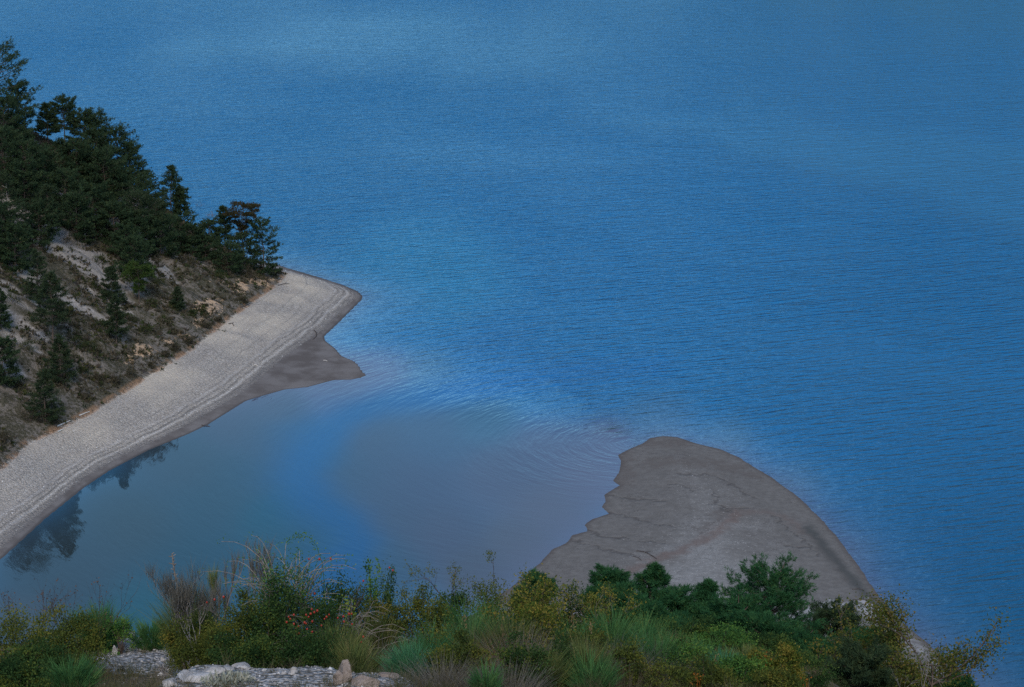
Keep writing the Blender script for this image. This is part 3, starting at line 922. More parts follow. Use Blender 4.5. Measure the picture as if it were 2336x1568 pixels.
# name, top px, top py, base py, half width px, form, material, crown base, label
HILL = [
    (2, 110, 352, 72, 'round', 'needle_far', .22, 'tallest dark pine on the headland, cut by the left edge of the view'),
    (48, 198, 350, 36, 'round', 'needle_far', .18, 'dark bushy pine tucked against the right side of the tallest pine'),
    (110, 236, 336, 26, 'cone', 'needle_far', .32, 'slender open pine on the skyline, first right of the tall dark clump'),
    (150, 228, 342, 34, 'round', 'needle_far', .45, 'skyline pine with round top and bare lower trunk, beside the slender open pine'),
    (196, 258, 385, 40, 'round', 'needle_far', .18, 'first pine of the dense skyline clump, just right of the bare-trunked pine'),
    (228, 262, 405, 44, 'round', 'needle_far', .15, 'highest flat-topped pine of the dense skyline clump'),
    (268, 300, 425, 46, 'round', 'needle_far', .15, 'third dark pine down the dense skyline clump'),
    (302, 330, 445, 50, 'cone', 'needle_far', .12, 'broad dark pine with upswept branches on the falling skyline'),
    (334, 392, 462, 40, 'cone', 'needle_far', .10, 'low spreading pine at the right end of the dense skyline clump'),
    (390, 382, 480, 36, 'cone', 'needle_far', .14, 'lone conical pine standing on the skyline past the dense clump'),
    (414, 424, 486, 20, 'cone', 'needle_far', .20, 'small thin pine leaning on the lone conical skyline pine'),
    (514, 474, 556, 26, 'cone', 'needle_far', .15, 'small dark pine left of the half-bare umbrella pine'),
    (556, 463, 580, 36, 'umbrella', 'needle_brown', .42, 'half-bare umbrella pine with brownish thin crown near the point'),
    (602, 505, 628, 34, 'round', 'needle_far', .06, 'big dense pine standing last on the point above the beach'),
    (556, 540, 606, 30, 'round', 'needle_far', .08, 'dark low pine filling under the half-bare umbrella pine'),
    (245, 352, 482, 52, 'round', 'needle_far', .2, 'wide layered pine below the middle of the dense clump'),
    (180, 332, 448, 44, 'round', 'needle_far', .2, 'dark pine in front of the bare-trunked skyline pine'),
    (286, 402, 505, 56, 'round', 'needle_far', .22, 'wide pine with flat layers lowest under the dense clump'),
    (112, 425, 545, 38, 'cone', 'needle_young', .25, 'greener pine with visible trunk on the upper left slope'),
    (28, 398, 568, 40, 'cone', 'needle_young', .25, 'green pine with pale trunk near the left edge, upper slope'),
    (66, 330, 452, 46, 'round', 'needle_far', .2, 'dark pine in the shade below the tallest pine'),
    (330, 448, 560, 46, 'round', 'needle_young', .35, 'pine with a pale bare trunk at the end of the upper slope'),
    (412, 500, 566, 40, 'round', 'needle_far', .05, 'low dark pine on the slope below the lone conical pine'),
    (215, 430, 515, 44, 'round', 'needle_far', .15, 'low dark pine at the edge of the bare upper slope'),
    (150, 398, 488, 40, 'round', 'needle_far', .15, 'dark pine between the green trunked pine and the dense clump'),
    (15, 300, 430, 48, 'round', 'needle_far', .2, 'dark pine below the tallest pine at the left edge'),
    (306, 547, 632, 38, 'round', 'needle_far', .10, 'dark round pine alone in the middle of the bare slope'),
    (318, 602, 694, 34, 'umbrella', 'needle_yellow', .32, 'bright yellow-green pine with thin crown on the mid slope'),
    (256, 612, 694, 26, 'cone', 'needle_young', .15, 'young pine just left of the yellow-green one'),
    (92, 572, 706, 32, 'cone', 'needle_young', .18, 'upper of two tall pines on the left scree slope'),
    (122, 622, 812, 42, 'cone', 'needle_young', .42, 'tall pine with long bare trunk on the left scree slope'),
    (266, 676, 784, 24, 'cone', 'needle_young', .25, 'slim young pine with bare stem above the beach'),
    (407, 658, 706, 16, 'cone', 'needle_young', .08, 'little conical pine above the orange soil scars'),
    (140, 768, 872, 32, 'cone', 'needle_young', .08, 'bushy young pine below the bare-trunked pine'),
    (104, 846, 962, 38, 'cone', 'needle_young', .08, 'lowest young pine at the left foot of the slope'),
    (2, 660, 752, 24, 'cone', 'needle_far', .1, 'upper small pine cut by the left edge, mid slope'),
    (6, 778, 876, 34, 'round', 'needle_far', .05, 'lower bushy pine cut by the left edge'),
    (478, 510, 552, 30, 'round', 'needle_far', .04, 'low dark pine on the skyline between the lone pine and the point'),
    (196, 500, 560, 22, 'cone', 'needle_young', .1, 'small pine on the pale upper slope'),
    (520, 560, 622, 34, 'round', 'needle_far', .04, 'bushy low pine inland of the big pine on the point'),
]
_band = sorted([(58, 372, 470, 40), (92, 470, 560, 36), (176, 452, 540, 40), (262, 470, 560, 42), (312, 492, 575, 40), (366, 500, 580, 38), (440, 520, 585, 34), (8, 470, 590, 40),
                (140, 330, 420, 40), (212, 356, 440, 44), (100, 350, 440, 40), (350, 455, 520, 34), (36, 520, 620, 34), (290, 520, 600, 34), (470, 545, 600, 30), (225, 300, 430, 44), (10, 230, 380, 56)])
_ord = ['first', 'second', 'third', 'fourth', 'fifth', 'sixth', 'seventh', 'eighth', 'ninth', 'tenth', 'eleventh', 'twelfth', 'thirteenth', 'fourteenth', 'fifteenth', 'sixteenth', 'seventeenth']
for _k, (_x, _t, _b, _w) in enumerate(_band):
    HILL.append((_x, _t, _b, _w, 'round', 'needle_far', .08, '%s low pine from the left in the shaded band under the skyline' % _ord[_k]))
for i, (px, ty_, by_, hw, form, mat, cb, lab) in enumerate(HILL):
    x, y, z = hit(px, by_, h_left)
    while z < 4.5 and by_ < 700 and px < 640:                         # the foot must stand on the hill
        by_ += 4
        x, y, z = hit(px, by_, h_left)
    zt = at_y(px, ty_, y)[2]
    Ht = max(2.0, zt - z + .3)
    sp = 1.12 * hw * K * (y * CT + (CAMH - z) * ST)
    small = Ht < 6
    t = thing('pine_tree', (x, y, z - .2), lab, 'pine tree', GP)
    dens = sp / 4.0
    tr, cr = pine_mesh(1000 + i, Ht, sp, cb, int(58 * (1.0 if not small else .8)), int(np.clip(38 * dens + 14, 20, 80)), 9, .36 if not small else .28, .085 if mat == 'needle_far' else .07, form,
                       .12 if form != 'umbrella' else .15, .014)
    tr.build('trunk', M['pale_bark'] if 'pale' in lab else M['bark'], t)
    cr.build('crown', M[mat], t)

# shrubs on the headland
rows = [
    ('at the hill foot by the beach', 'shrubs at the foot of the headland',
     [(12, 1010, 34, 26), (70, 960, 46, 30), (125, 965, 30, 22), (190, 905, 40, 24), (228, 868, 26, 18), (262, 872, 34, 20), (300, 862, 32, 20), (345, 838, 20, 12),
      (378, 812, 20, 10), (400, 800, 24, 14), (432, 786, 26, 16), (470, 748, 22, 12), (498, 735, 20, 12), (556, 690, 18, 10)]),
    ('on the bare middle of the slope', 'shrubs on the middle of the headland slope',
     [(30, 690, 36, 26), (58, 668, 46, 24), (170, 790, 40, 24), (205, 800, 34, 20), (232, 745, 36, 18), (290, 735, 38, 20), (330, 758, 32, 16), (345, 700, 30, 16), (208, 655, 34, 20),
      (225, 600, 40, 18), (398, 705, 30, 12), (440, 720, 16, 12), (360, 650, 36, 16), (465, 715, 14, 16), (500, 640, 38, 20), (150, 720, 40, 20), (62, 800, 44, 26), (30, 880, 44, 34), (185, 850, 30, 18)]),
    ('in the scrub under the skyline pines', 'shrubs on the upper headland slope',
     [(60, 480, 50, 22), (160, 560, 44, 20), (245, 540, 44, 22), (380, 580, 48, 22), (440, 560, 44, 22), (470, 590, 40, 20), (350, 610, 40, 18), (430, 600, 36, 18), (548, 622, 44, 20), (505, 612, 34, 18), (575, 640, 30, 14)]),
]
ORD = ['first', 'second', 'third', 'fourth', 'fifth', 'sixth', 'seventh', 'eighth', 'ninth', 'tenth', 'eleventh', 'twelfth', 'thirteenth', 'fourteenth', 'fifteenth', 'sixteenth', 'seventeenth', 'eighteenth', 'nineteenth', 'twentieth', 'twenty-first']
kinds = [('scrub', 'greyish brown'), ('scrub_green', 'dark green'), ('scrub_green', 'dull green'), ('scrub', 'brown')]
q = 0
for where, grp, lst in rows:
    for j, (px, by_, w, h) in enumerate(sorted(lst)):
        x, y, z = hit(px, by_, h_left)
        m = (y * CT + (CAMH - z) * ST) * K
        mat, look = kinds[(q * 7 + j) % 4]
        wm, hm = w * m, h * m * 1.15
        st, fo = bush_mesh(3000 + q, wm, hm, wm, 650, .24, .085, 8, 20, .22, 0, .03)
        t = thing('shrub', (x, y, z - .1), '%s shrub %s, %s from the left' % (look, where, ORD[j]), 'shrub', grp)
        st.build('stems', M['bark'], t); fo.build('foliage', M[mat], t)
        q += 1

# low scrub and dry tufts over the hillside (uncountable)
rg = np.random.default_rng(77)
N = 24000
sx = rg.uniform(-118, -40, N); sy = rg.uniform(262, 412, N)
dW_, dG_, dT_ = left_fields(sx, sy)
dens = fbm(sx * .22, sy * .22, 83, 3) + .15 * fbm(sx * .8, sy * .8, 85, 2)
_z, _, _, _, _, gulq, _ = h_left(sx, sy, True)
keep = (dT_ > .6) & (dens > .475) & (gulq > .33)
sx, sy, sz = sx[keep], sy[keep], _z[keep]
mb = MB()
nb = 9
C = np.repeat(np.stack([sx, sy, sz], 1), nb, 0)
sizes = np.repeat(rg.uniform(.25, .75, len(sx)) ** 1.0, nb)
C = C + rg.normal(0, 1, C.shape) * (sizes * .28)[:, None] * np.array([1, 1, .25])
leaves(mb, C, rg.normal(0, .8, C.shape) + np.array([0, 0, .9]), sizes, sizes * .34, rg, np.clip(np.repeat(rg.normal(.5, .25, len(sx)), nb), 0, 1))
tag(mb.build('scrub_cover', M['scrub']), 'low brown scrub and dry tufts growing over the headland slope', 'scrub', None, 'stuff')

pk = rg.random(len(sx)) < .35
mb = MB()
C = np.repeat(np.stack([sx + rg.normal(0, .9, len(sx)), sy + rg.normal(0, .9, len(sx)), sz], 1)[pk], nb, 0)
C[:, 2] = h_left(C[:, 0], C[:, 1])
sizes = np.repeat(rg.uniform(.25, .7, pk.sum()), nb)
C = C + rg.normal(0, 1, C.shape) * (sizes * .28)[:, None] * np.array([1, 1, .25])
leaves(mb, C, rg.normal(0, .8, C.shape) + np.array([0, 0, .9]), sizes, sizes * .34, rg, np.clip(np.repeat(rg.normal(.5, .25, pk.sum()), nb), 0, 1))
tag(mb.build('green_scrub', M['scrub_green']), 'low olive green scrub mixed through the headland slope', 'scrub', None, 'stuff')

# bare thin saplings on the skyline right of the lone pine
for (px, ty_, by_, lab) in [(448, 462, 500, 'leafless grey sapling on the skyline just right of the lone pine'), (478, 486, 520, 'leafless thin sapling further down the skyline')]:
    x, y, z = hit(px, by_, h_left)
    Ht = at_y(px, ty_, y)[2] - z
    t = thing('bare_sapling', (x, y, z - .1), lab, 'sapling', 'bare saplings on the skyline')
    wd, tips = twig_mesh(int(px), Ht * 1.25, 3, 4, .55, .05)
    wd.build('branches', M['pale_bark'], t)

# ------------------------------------------------------------------ beach: stones and driftwood
rg = np.random.default_rng(5)


def scatter_stones(name, P, size, mat, label, rg):
    base = np.array([(1, 0, 0), (-1, 0, 0), (0, 1, 0), (0, -1, 0), (0, 0, 1), (0, 0, -1)], float)
    F8 = np.array([(0, 2, 4), (2, 1, 4), (1, 3, 4), (3, 0, 4), (2, 0, 5), (1, 2, 5), (3, 1, 5), (0, 3, 5)])
    n_ = len(P)
    a = rg.uniform(0, 2 * PI, n_)
    V = base[None] * rg.uniform(.6, 1.25, (n_, 6, 1)) * np.stack([size, size * rg.uniform(.6, 1, n_), size * rg.uniform(.4, .7, n_)], 1)[:, None]
    ca, sa = np.cos(a)[:, None], np.sin(a)[:, None]
    V = np.stack([V[..., 0] * ca - V[..., 1] * sa, V[..., 0] * sa + V[..., 1] * ca, V[..., 2]], -1) + P[:, None]
    F = (F8[None] + (np.arange(n_) * 6)[:, None, None]).reshape(-1, 3)
    o = make(name, V.reshape(-1, 3), [F], mat, None, {'tint': np.repeat(rg.random(n_), 6)})
    return tag(o, label, 'stones', None, 'stuff')


def stone_mat(name, stops):
    n = NT(name)
    return n.diffuse(n.ramp(n.attr('tint'), stops))


M['cobble'] = stone_mat('beach_stone', [(0, (.13, .13, .135)), (.35, (.30, .30, .31)), (.7, (.46, .455, .45)), (1, (.72, .72, .72))])
M['chip'] = stone_mat('limestone_chip', [(0, (.14, .135, .13)), (.5, (.29, .285, .28)), (.85, (.46, .46, .46)), (1, (.62, .62, .62))])
N = 22000
sx = rg.uniform(-85, -22, N); sy = rg.uniform(236, 405, N)
z_, dW_, dG_, dT_, s_, _, _ = h_left(sx, sy, True)
pk = np.where(s_ < .35, .9, .40) * np.where(fbm(s_ * 14, sy * .04, 15, 2) > .52, .8, .25)
keep = (dG_ > .1) & (dT_ < .3) & (rg.random(N) < pk)
scatter_stones('beach_stones', np.stack([sx, sy, z_], 1)[keep], rg.uniform(.05, .16, keep.sum()), M['cobble'], 'grey and white stones strewn over the gravel beach', rg)
N = 1100
sx = rg.uniform(2, 52, N); sy = rg.uniform(215, 296, N)
dS = sdf(sx, sy, PS)
keep = (dS > 5) & (fbm(sx * .2, sy * .2, 19, 2) > .42)
scatter_stones('sandbank_pebbles', np.stack([sx, sy, h_sand(sx, sy)], 1)[keep], rg.uniform(.025, .065, keep.sum()), M['cobble'], 'small dark and white pebbles scattered over the sandbank', rg)

LOGS = [
    ('driftwood_branch', [(716, 754), (722, 760), (722, 768), (714, 776)], .3, .10, 'drift_dark', 'dark crooked branch lying where the gravel meets the mud flat', h_left),
    ('driftwood_log', [(131, 987), (146, 981)], 2, .12, 'drift_pale', 'short white plank at the left foot of the hill', h_left),
    ('driftwood_log', [(130, 974), (150, 966), (160, 961)], 2, .10, 'drift_pale', 'longer white log just above the short white plank', h_left),
    ('driftwood_log', [(180, 950), (194, 944), (204, 941)], 2, .09, 'drift_pale', 'white forked log by the shrubs at the beach edge', h_left),
    ('driftwood_branch', [(328, 846), (333, 852), (338, 856)], 2, .08, 'drift_dark', 'dark stick standing out at the beach edge below the shrubs', h_left),
    ('driftwood_branch', [(634, 652), (648, 649), (660, 648)], 3, .08, 'drift_dark', 'dark thin branch on the beach edge under the point', h_left),
    ('driftwood_branch', [(548, 702), (566, 696), (576, 694)], 3, .07, 'drift_dark', 'dark thin branch along the orange lip of the beach', h_left),
    ('driftwood_branch', [(522, 740), (530, 738), (534, 745)], 3, .08, 'drift_dark', 'small dark bent branch below the orange scars', h_left),
    ('driftwood_log', [(738, 823), (747, 825)], 1, .07, 'drift_pale', 'pale stick on the mud flat', h_left),
    ('driftwood_branch', [(460, 971), (482, 975)], .3, .07, 'drift_dark', 'dark stick reaching from the narrow mud shore over the water', h_left),
    ('driftwood_log', [(935 - 355, 833), (588, 836)], 1, .08, 'drift_pale', 'pale stick in the middle of the gravel beach', h_left),
    ('driftwood_branch', [(1848, 1248 + 156), (1868, 1404)], 1, .08, 'drift_dark', 'short dark stick on the sandbank behind the pines', h_sand),
    ('driftwood_branch', [(1452, 1258), (1472, 1261), (1486, 1268), (1498, 1276)], .5, .09, 'drift_dark', 'long dark crooked branch lying on the sandbank', h_sand),
    ('driftwood_branch', [(1444, 1270), (1456, 1273), (1463, 1279)], .5, .06, 'drift_dark', 'short dark branch beside the long crooked one', h_sand),
    ('driftwood_branch', [(1944, 1346), (1958, 1344), (1968, 1346)], .8, .06, 'drift_dark', 'upper of two dark sticks near the right end of the sandbank', h_sand),
    ('driftwood_branch', [(1946, 1369), (1962, 1370), (1990, 1367)], .8, .06, 'drift_dark', 'lower and longer of two dark sticks near the right end of the sandbank', h_sand),
    ('driftwood_branch', [(2054, 1370), (2070, 1372), (2064, 1378)], .5, .06, 'drift_dark', 'small dark driftwood at the water edge right of the wet strip', h_sand),
]
for nm, pts, zg, rad, mat, lab, hf in LOGS:
    P = np.array([hit(a, b, hf, 150) for a, b in pts]) + np.array([0, 0, rad * .7])
    if len(P) == 2:
        P = np.array([P[0], P[0] * .5 + P[1] * .5 + np.array([.03, .05, .05]), P[1]])
    ctr = P.mean(0)
    mb = MB()
    tube(mb, P - ctr, np.linspace(rad, rad * .6, len(P)), 7)
    if 'branch' in nm:
        e = P[-1] - ctr
        tube(mb, np.array([P[1] - ctr, P[1] - ctr + (e - (P[1] - ctr)) * .4 + np.array([.15, .5, .25])]), np.array([rad * .5, rad * .25]), 5)
    o = mb.build(nm, M[mat], None, True); o.location = ctr
    tag(o, lab, 'driftwood', 'driftwood on the shores')

# ------------------------------------------------------------------ foreground
GS = 'shrubs on the foreground slope'


def spot(X, topY, y, sink=0.0):
    """foot and height of a plant at forward distance y whose top reaches picture row topY"""
    x, _, zt = at_y(X, topY, y)
    z = float(h_near(np.array([x]), np.array([y]))[0])
    return x, y, z, zt - z, (y * CT + (CAMH - z) * ST) * K


def leafy(X, top, y, wpx, mat, lab, nleaf=3200, ll=.05, lw=.026, name='shrub', cat='shrub', seed=None, stemmat='bark', group=GS, dp=None, **kw):
    if 350 < X < 1700:
        top -= 20
    x, y, z, h, m = spot(X, top, y)
    w = wpx * m * 1.16
    st, fo = bush_mesh(seed if seed is not None else int(X * 7 + top), w, h, dp or w * .8, int(nleaf * 1.9), ll * 1.08, lw * 1.08, **kw)
    t = thing(name, (x, y, z - .03), lab, cat, group)
    st.build('stems', M[stemmat], t); fo.build('foliage', M[mat], t)
    return t


def broomy(X, top, y, wpx, mat, lab, group='brooms on the foreground slope', name='broom_bush', cat='broom bush', **kw):
    if 350 < X < 1700:
        top -= 14
    x, y, z, h, m = spot(X, top, y)
    mb = broom_mesh(int(X * 3 + top), wpx * m * 1.25, h, **kw)
    o = mb.build(name, M[mat]); o.location = (x, y, z - .03)
    return tag(o, lab, cat, group)


def grassy(X, top, y, wpx, mat, lab, group='grass tufts on the foreground slope', name='grass_tuft', cat='grass tuft', **kw):
    x, y, z, h, m = spot(X, top, y)
    mb = grass_mesh(int(X * 5 + top), wpx * m, max(h, .15), **kw)
    o = mb.build(name, M[mat]); o.location = (x, y, z - .03)
    return tag(o, lab, cat, group)


for _n in ('leaf_dark', 'leaf_olive', 'leaf_fresh', 'leaf_autumn', 'broom', 'broom_olive', 'broom_mint', 'needle_near', 'dry_plum'):
    _r = [q for q in M[_n].node_tree.nodes if q.type == 'VALTORGB'][0].color_ramp
    for _e in _r.elements:
        _g = 1.25 if 'broom' in _n or _n in ('leaf_fresh', 'leaf_olive') else 1.08
        _c = _e.color; _e.color = (min(1, _c[0] * 1.45 * _g), min(1, _c[1] * 1.5 * _g), min(1, _c[2] * 1.3 * _g), 1)

# --- left end
leafy(40, 1405, 32, 190, 'leaf_olive', 'big olive shrub with ochre leaves in the bottom left corner', 7500, .042, .022, clumps=60, nstem=22)
leafy(150, 1392, 34.5, 130, 'leaf_olive', 'tall olive shrub right behind the big corner shrub', 5200, .042, .022, clumps=44)
leafy(95, 1460, 30, 150, 'leaf_dark', 'dark green shrub low in the bottom left corner', 5200, .042, .022, clumps=44)
broomy(222, 1368, 39.5, 128, 'broom', 'rounded green broom standing at the ledge edge, left of the pebbly gap', main=80, shoots=34)
leafy(268, 1395, 39, 60, 'leaf_fresh', 'small leafy bush with yellowing tips on the right side of the rounded broom', 1100, .04, .022, clumps=20)
broomy(155, 1490, 29.5, 130, 'broom', 'bright green broom at the very bottom left, under the olive shrubs', main=70, shoots=34)
broomy(342, 1402, 39.5, 92, 'broom', 'small green broom at the ledge edge right of the pebbly gap', main=60, shoots=30)
for k, (X, top, lab) in enumerate([(22, 1335, 'first dry umbel stalk at the left edge'), (92, 1318, 'tall dry umbel stalk with open head above the olive shrub'), (140, 1352, 'short dry umbel stalk between two taller ones'),
                                   (196, 1306, 'tallest dry umbel stalk left of the rounded broom')]):
    x, y, z, h, m = spot(X, top, 35.5)
    t = thing('dry_umbel', (x, y, z), lab, 'dry plant', 'dry umbel stalks on the left')
    wd, tips = twig_mesh(700 + k, h * 1.02, 3, 3, .42, .006, (.05 * (k - 1), 0), .07, .5)
    wd.build('stalk', M['seed'], t)
    leaf_on(tips, 50 + k, 60, .035, .03, .012).build('crown', M['seed'], t)  # this part is the dry seed heads of the umbel

# --- dead shrub with pale branches
x, y, z, h, m = spot(425, 1290, 34.0)
t = thing('dead_shrub', (x + .3, y, z), 'dead grey shrub with bare whitish branches and a feathery top', 'dead shrub', GS)
wd, tips = twig_mesh(41, h * 1.0, 4, 3, .38, .017, (-.28, .0), .09, .6)
wd.build('branches', M['dead_wood'], t)
rg = np.random.default_rng(9)
mb = MB()
hi = tips[tips[:, 2] > h * .38]
k = rg.integers(0, len(hi), 2600)
D = np.stack([rg.normal(-.12, .28, 2600), rg.normal(0, .28, 2600), np.ones(2600)], 1)
ribbons(mb, hi[k] + rg.normal(0, .05, (2600, 3)), D, rg.uniform(.10, .32, 2600), .007, rg.normal(0, .03, (2600, 3)), rg, np.clip(rg.normal(.4, .25, 2600), 0, 1), 2)
mb.build('dry_shoots', M['dry_grey'], t)
wd, _ = twig_mesh(47, h * .62, 3, 3, .65, .022, (-1.6, -.2), .14, .0, stretch=False)
wd.build('low_branches', M['dead_wood'], t)
x, y, z, h, m = spot(393, 1263, 36.2)
mb = MB(); rg = np.random.default_rng(12)
pth = np.stack([np.linspace(.12, 0, 8), np.zeros(8), np.linspace(0, h, 8)], 1) + rg.normal(0, .012, (8, 3))
tube(mb, pth, np.linspace(.02, .012, 8), 5)
for q in range(60):
    s = rg.uniform(.55, 1); b = np.array([np.interp(s, np.linspace(0, 1, 8), pth[:, c]) for c in range(3)])
    tube(mb, np.array([b, b + np.array([rg.normal(0, .035), rg.normal(0, .035), .03])]), np.array([.012, .006]), 3)
o = mb.build('dry_spike', M['pale_bark']); o.location = (x, y, z)
tag(o, 'brown dry flower spike rising straight out of the dead grey shrub', 'dry plant', GS)
broomy(425, 1330, 36.6, 110, 'broom_olive', 'dull half-dry broom behind the dead grey shrub', main=60, shoots=30)
broomy(452, 1325, 37.0, 60, 'broom', 'small green broom against the water right of the dead grey shrub', main=36, shoots=26)

# --- olive shrub, feathery dry brooms
leafy(480, 1408, 33, 150, 'leaf_olive', 'yellowish olive shrub right of the dead grey shrub', 6500, .04, .02, clumps=56, nstem=20)
leafy(560, 1388, 34, 130, 'leaf_olive', 'darker olive shrub between the yellowish one and the rose', 5200, .04, .02, clumps=44)
for k, (X, top, lab) in enumerate([(508, 1266, 'left feathery dry broom with thin forked stems over the water'), (575, 1252, 'right feathery dry broom, the tallest over the water')]):
    x, y, z, h, m = spot(X, top, 36.5)
    t = thing('dry_broom', (x, y, z), lab, 'dry shrub', 'feathery dry brooms')
    wd, tips = twig_mesh(210 + k, h * .98, 3, 3, .28, .022, (.12 * (1 if k else -1), 0), .06, .6)
    wd.build('branches', M['pale_bark'], t)
    rg = np.random.default_rng(300 + k); mb = MB()
    hi = tips[tips[:, 2] > h * .45]; q = rg.integers(0, len(hi), 1100)
    ribbons(mb, hi[q], np.stack([rg.normal(.05, .22, 1100), rg.normal(0, .22, 1100), np.ones(1100)], 1), rg.uniform(.10, .28, 1100), .006, rg.normal(0, .02, (1100, 3)), rg, np.clip(rg.normal(.6, .2, 1100), 0, 1), 2)
    mb.build('dry_shoots', M['dry_grey'], t)
x, y, z, h, m = spot(487, 1282, 37)
t = thing('broom_bush', (x, y, z), 'single olive broom tuft on a bare stem over the water', 'broom bush', 'brooms on the foreground slope')
mb = MB(); tube(mb, np.array([[.05, 0, 0], [.02, 0, h * .4], [0, 0, h * .75]]), np.array([.015, .012, .008]), 4); mb.build('stem', M['pale_bark'], t)
o = broom_mesh(77, .42, h * .33, 16, 22, .007).build('shoots', M['broom_olive'], t); o.location = (0, 0, h * .68)

# --- wild rose with hips
x, y, z, h, m = spot(655, 1300, 34.5)
t = thing('rose_bush', (x, y, z), 'big wild rose with arching stems and red hips in the middle of the thicket', 'rose bush', GS)
st, fo = bush_mesh(61, 2.0, h, 1.7, 11000, .036, .02, 26, 80, .13, 0, .011)
rg = np.random.default_rng(62)
tipset = []
for q in range(46):
    a = rg.uniform(-PI, PI); L = rg.uniform(.7, 1.5); hh = h * rg.uniform(.75, 1.12)
    tt = np.linspace(0, 1, 9)[:, None]
    p = np.array([rg.normal(0, .2), rg.normal(0, .2), 0]) + np.concatenate([np.cos(a) * L * tt ** 1.6, np.sin(a) * L * .7 * tt ** 1.6, hh * (1 - (1 - tt * 1.12) ** 2)], 1)
    tube(st, p, np.linspace(.011, .004, 9), 4, rg.random())
    tipset.append(p[4:])
tipset = np.concatenate(tipset)
st.build('stems', M['pale_bark'], t); fo.build('foliage', M['leaf_dark'], t)
o = leaf_on(tipset, 63, 1500, .036, .02, .05).build('outer_leaves', M['leaf_fresh'], t)
hip = None
hip_px = [(878 / 3.337 + 600) for _ in ()]
HIPS = [(820, 860), (835, 880), (870, 840), (865, 880), (800, 912), (870, 930), (915, 950), (935, 958), (895, 975), (900, 1030), (920, 1020), (885, 1040), (975, 915), (990, 925), (1000, 980), (1005, 1060),
        (1045, 785), (1070, 815), (1100, 800), (1138, 778), (1035, 830), (1015, 860), (990, 840), (1080, 880), (1050, 905), (1190, 860), (1170, 880), (1275, 890), (1215, 838), (1140, 945), (1050, 1005), (1345, 738),
        (1355, 855), (1410, 830), (1435, 830), (1465, 880), (1440, 930), (1550, 508), (1555, 990), (1520, 1030), (1550, 1055), (1530, 1105), (1560, 1108), (1550, 1155), (1075, 632), (1230, 292), (1035, 150), (1085, 205),
        (1120, 295), (1018, 296), (850, 325), (808, 165), (1095, 1180), (1062, 1165), (228, 785), (282, 825), (20, 718), (205, 1305), (320, 1303), (258, 1348), (95, 690), (183, 665), (228, 685), (1525, 412), (1805, 378), (1838, 405), (1480, 450), (1915, 480), (1360, 905), (1300, 870)]
hb = rock_mesh(5, 2, 2, 2.5, .05, 0)
for q, (a, b) in enumerate(HIPS[::4] + HIPS[1::4] + HIPS[2::4][:9]):
    X = 600 + a / 3.337; Y = 1550 + b / 3.337                 # source pixels of the photograph
    X, Y = X * 2336 / 3000, Y * 2336 / 3000
    yy = 32.0 + .4 * ((q * 37) % 10) / 10 if Y > 1360 else 33.6
    hx, hy, hz = at_y(X, Y, yy)
    if hip is None:
        hip = hb.build('rose_hip', M['hip'], t, True); o = hip
    else:
        o = hip.copy(); COL.objects.link(o); o.parent = t
    s = .0135 + .006 * ((q * 53) % 7) / 7
    o.scale = (s, s, s); o.location = (hx - x, hy - y, hz - z)
# a second rose, sprawling and nearly leafless, around the hips
x, y, z, h, m = spot(760, 1385, 33.7)
t = thing('rose_bush', (x, y, z), 'sprawling half-bare rose of tangled grey stems in front of the leafy rose', 'rose bush', GS)
rg = np.random.default_rng(66); st = MB(); tp = []
for q in range(130):
    a = rg.uniform(-PI, PI); L = rg.uniform(.4, 1.3); hh = h * rg.uniform(.4, 1.05)
    tt = np.linspace(0, 1, 8)[:, None]
    p = np.array([rg.normal(0, .25), rg.normal(0, .2), 0]) + np.concatenate([np.cos(a) * L * tt ** 1.4, np.sin(a) * L * .6 * tt ** 1.4, hh * (1 - (1 - tt * 1.25) ** 2)], 1) + np.cumsum(rg.normal(0, .02, (8, 3)), 0)
    tube(st, p, np.linspace(.008, .003, 8), 3, rg.random()); tp.append(p[3:])
st.build('stems', M['pale_bark'], t)
leaf_on(np.concatenate(tp), 67, 1500, .03, .017, .06).build('foliage', M['leaf_dark'], t)
# bright arching sprays
for k, (X, top, y0, ln, mat, lab) in enumerate([(600, 1270, 34.6, .1, 'leaf_fresh', 'fresh green leafy spray climbing the left side of the wild rose'),
                                                (742, 1345, 34.3, .5, 'leaf_dark', 'bare forked twig sticking up right of the wild rose')]):
    x, y, z, h, m = spot(X, top, y0)
    t = thing('shrub', (x, y, z), lab, 'shrub', GS)
    wd, tips = twig_mesh(90 + k, h * 1.02, 3, 3, .40, .016, (ln * .5, 0), .10, .5)
    wd.build('branches', M['bark'], t)
    leaf_on(tips, 91 + k, 900 if k == 0 else 90, .042, .024, .05).build('foliage', M[mat], t)
x, y, z, h, m = spot(725, 1222, 34.8)
t = thing('rose_shoot', (x, y, z), 'long thin rose shoot arching over against the water', 'rose bush', GS)
st = MB(); rg = np.random.default_rng(4)
ctrl = np.array([at_y(*q, 34.8) for q in [(742, 1400), (740, 1330), (735, 1285), (722, 1245), (706, 1226), (690, 1222), (672, 1226), (655, 1236)]]) - np.array([x, y, z])
tube(st, ctrl, np.linspace(.008, .003, 8), 4)
st.build('stem', M['broom'], t)
leaf_on(np.concatenate([ctrl[3:], (ctrl[3:-1] + ctrl[4:]) / 2]), 5, 110, .04, .022, .045).build('foliage', M['leaf_fresh'], t)
leafy(795, 1345, 33.9, 34, 'leaf_lime', 'small sprig of bright lime leaves above the half-bare rose', 130, .036, .026, clumps=9, nstem=5)
leafy(850, 1275, 35.0, 46, 'leaf_fresh', 'yellow-green sprig leaning over the dark small-leaved bush', 280, .045, .025, clumps=12, nstem=6, low=.7)
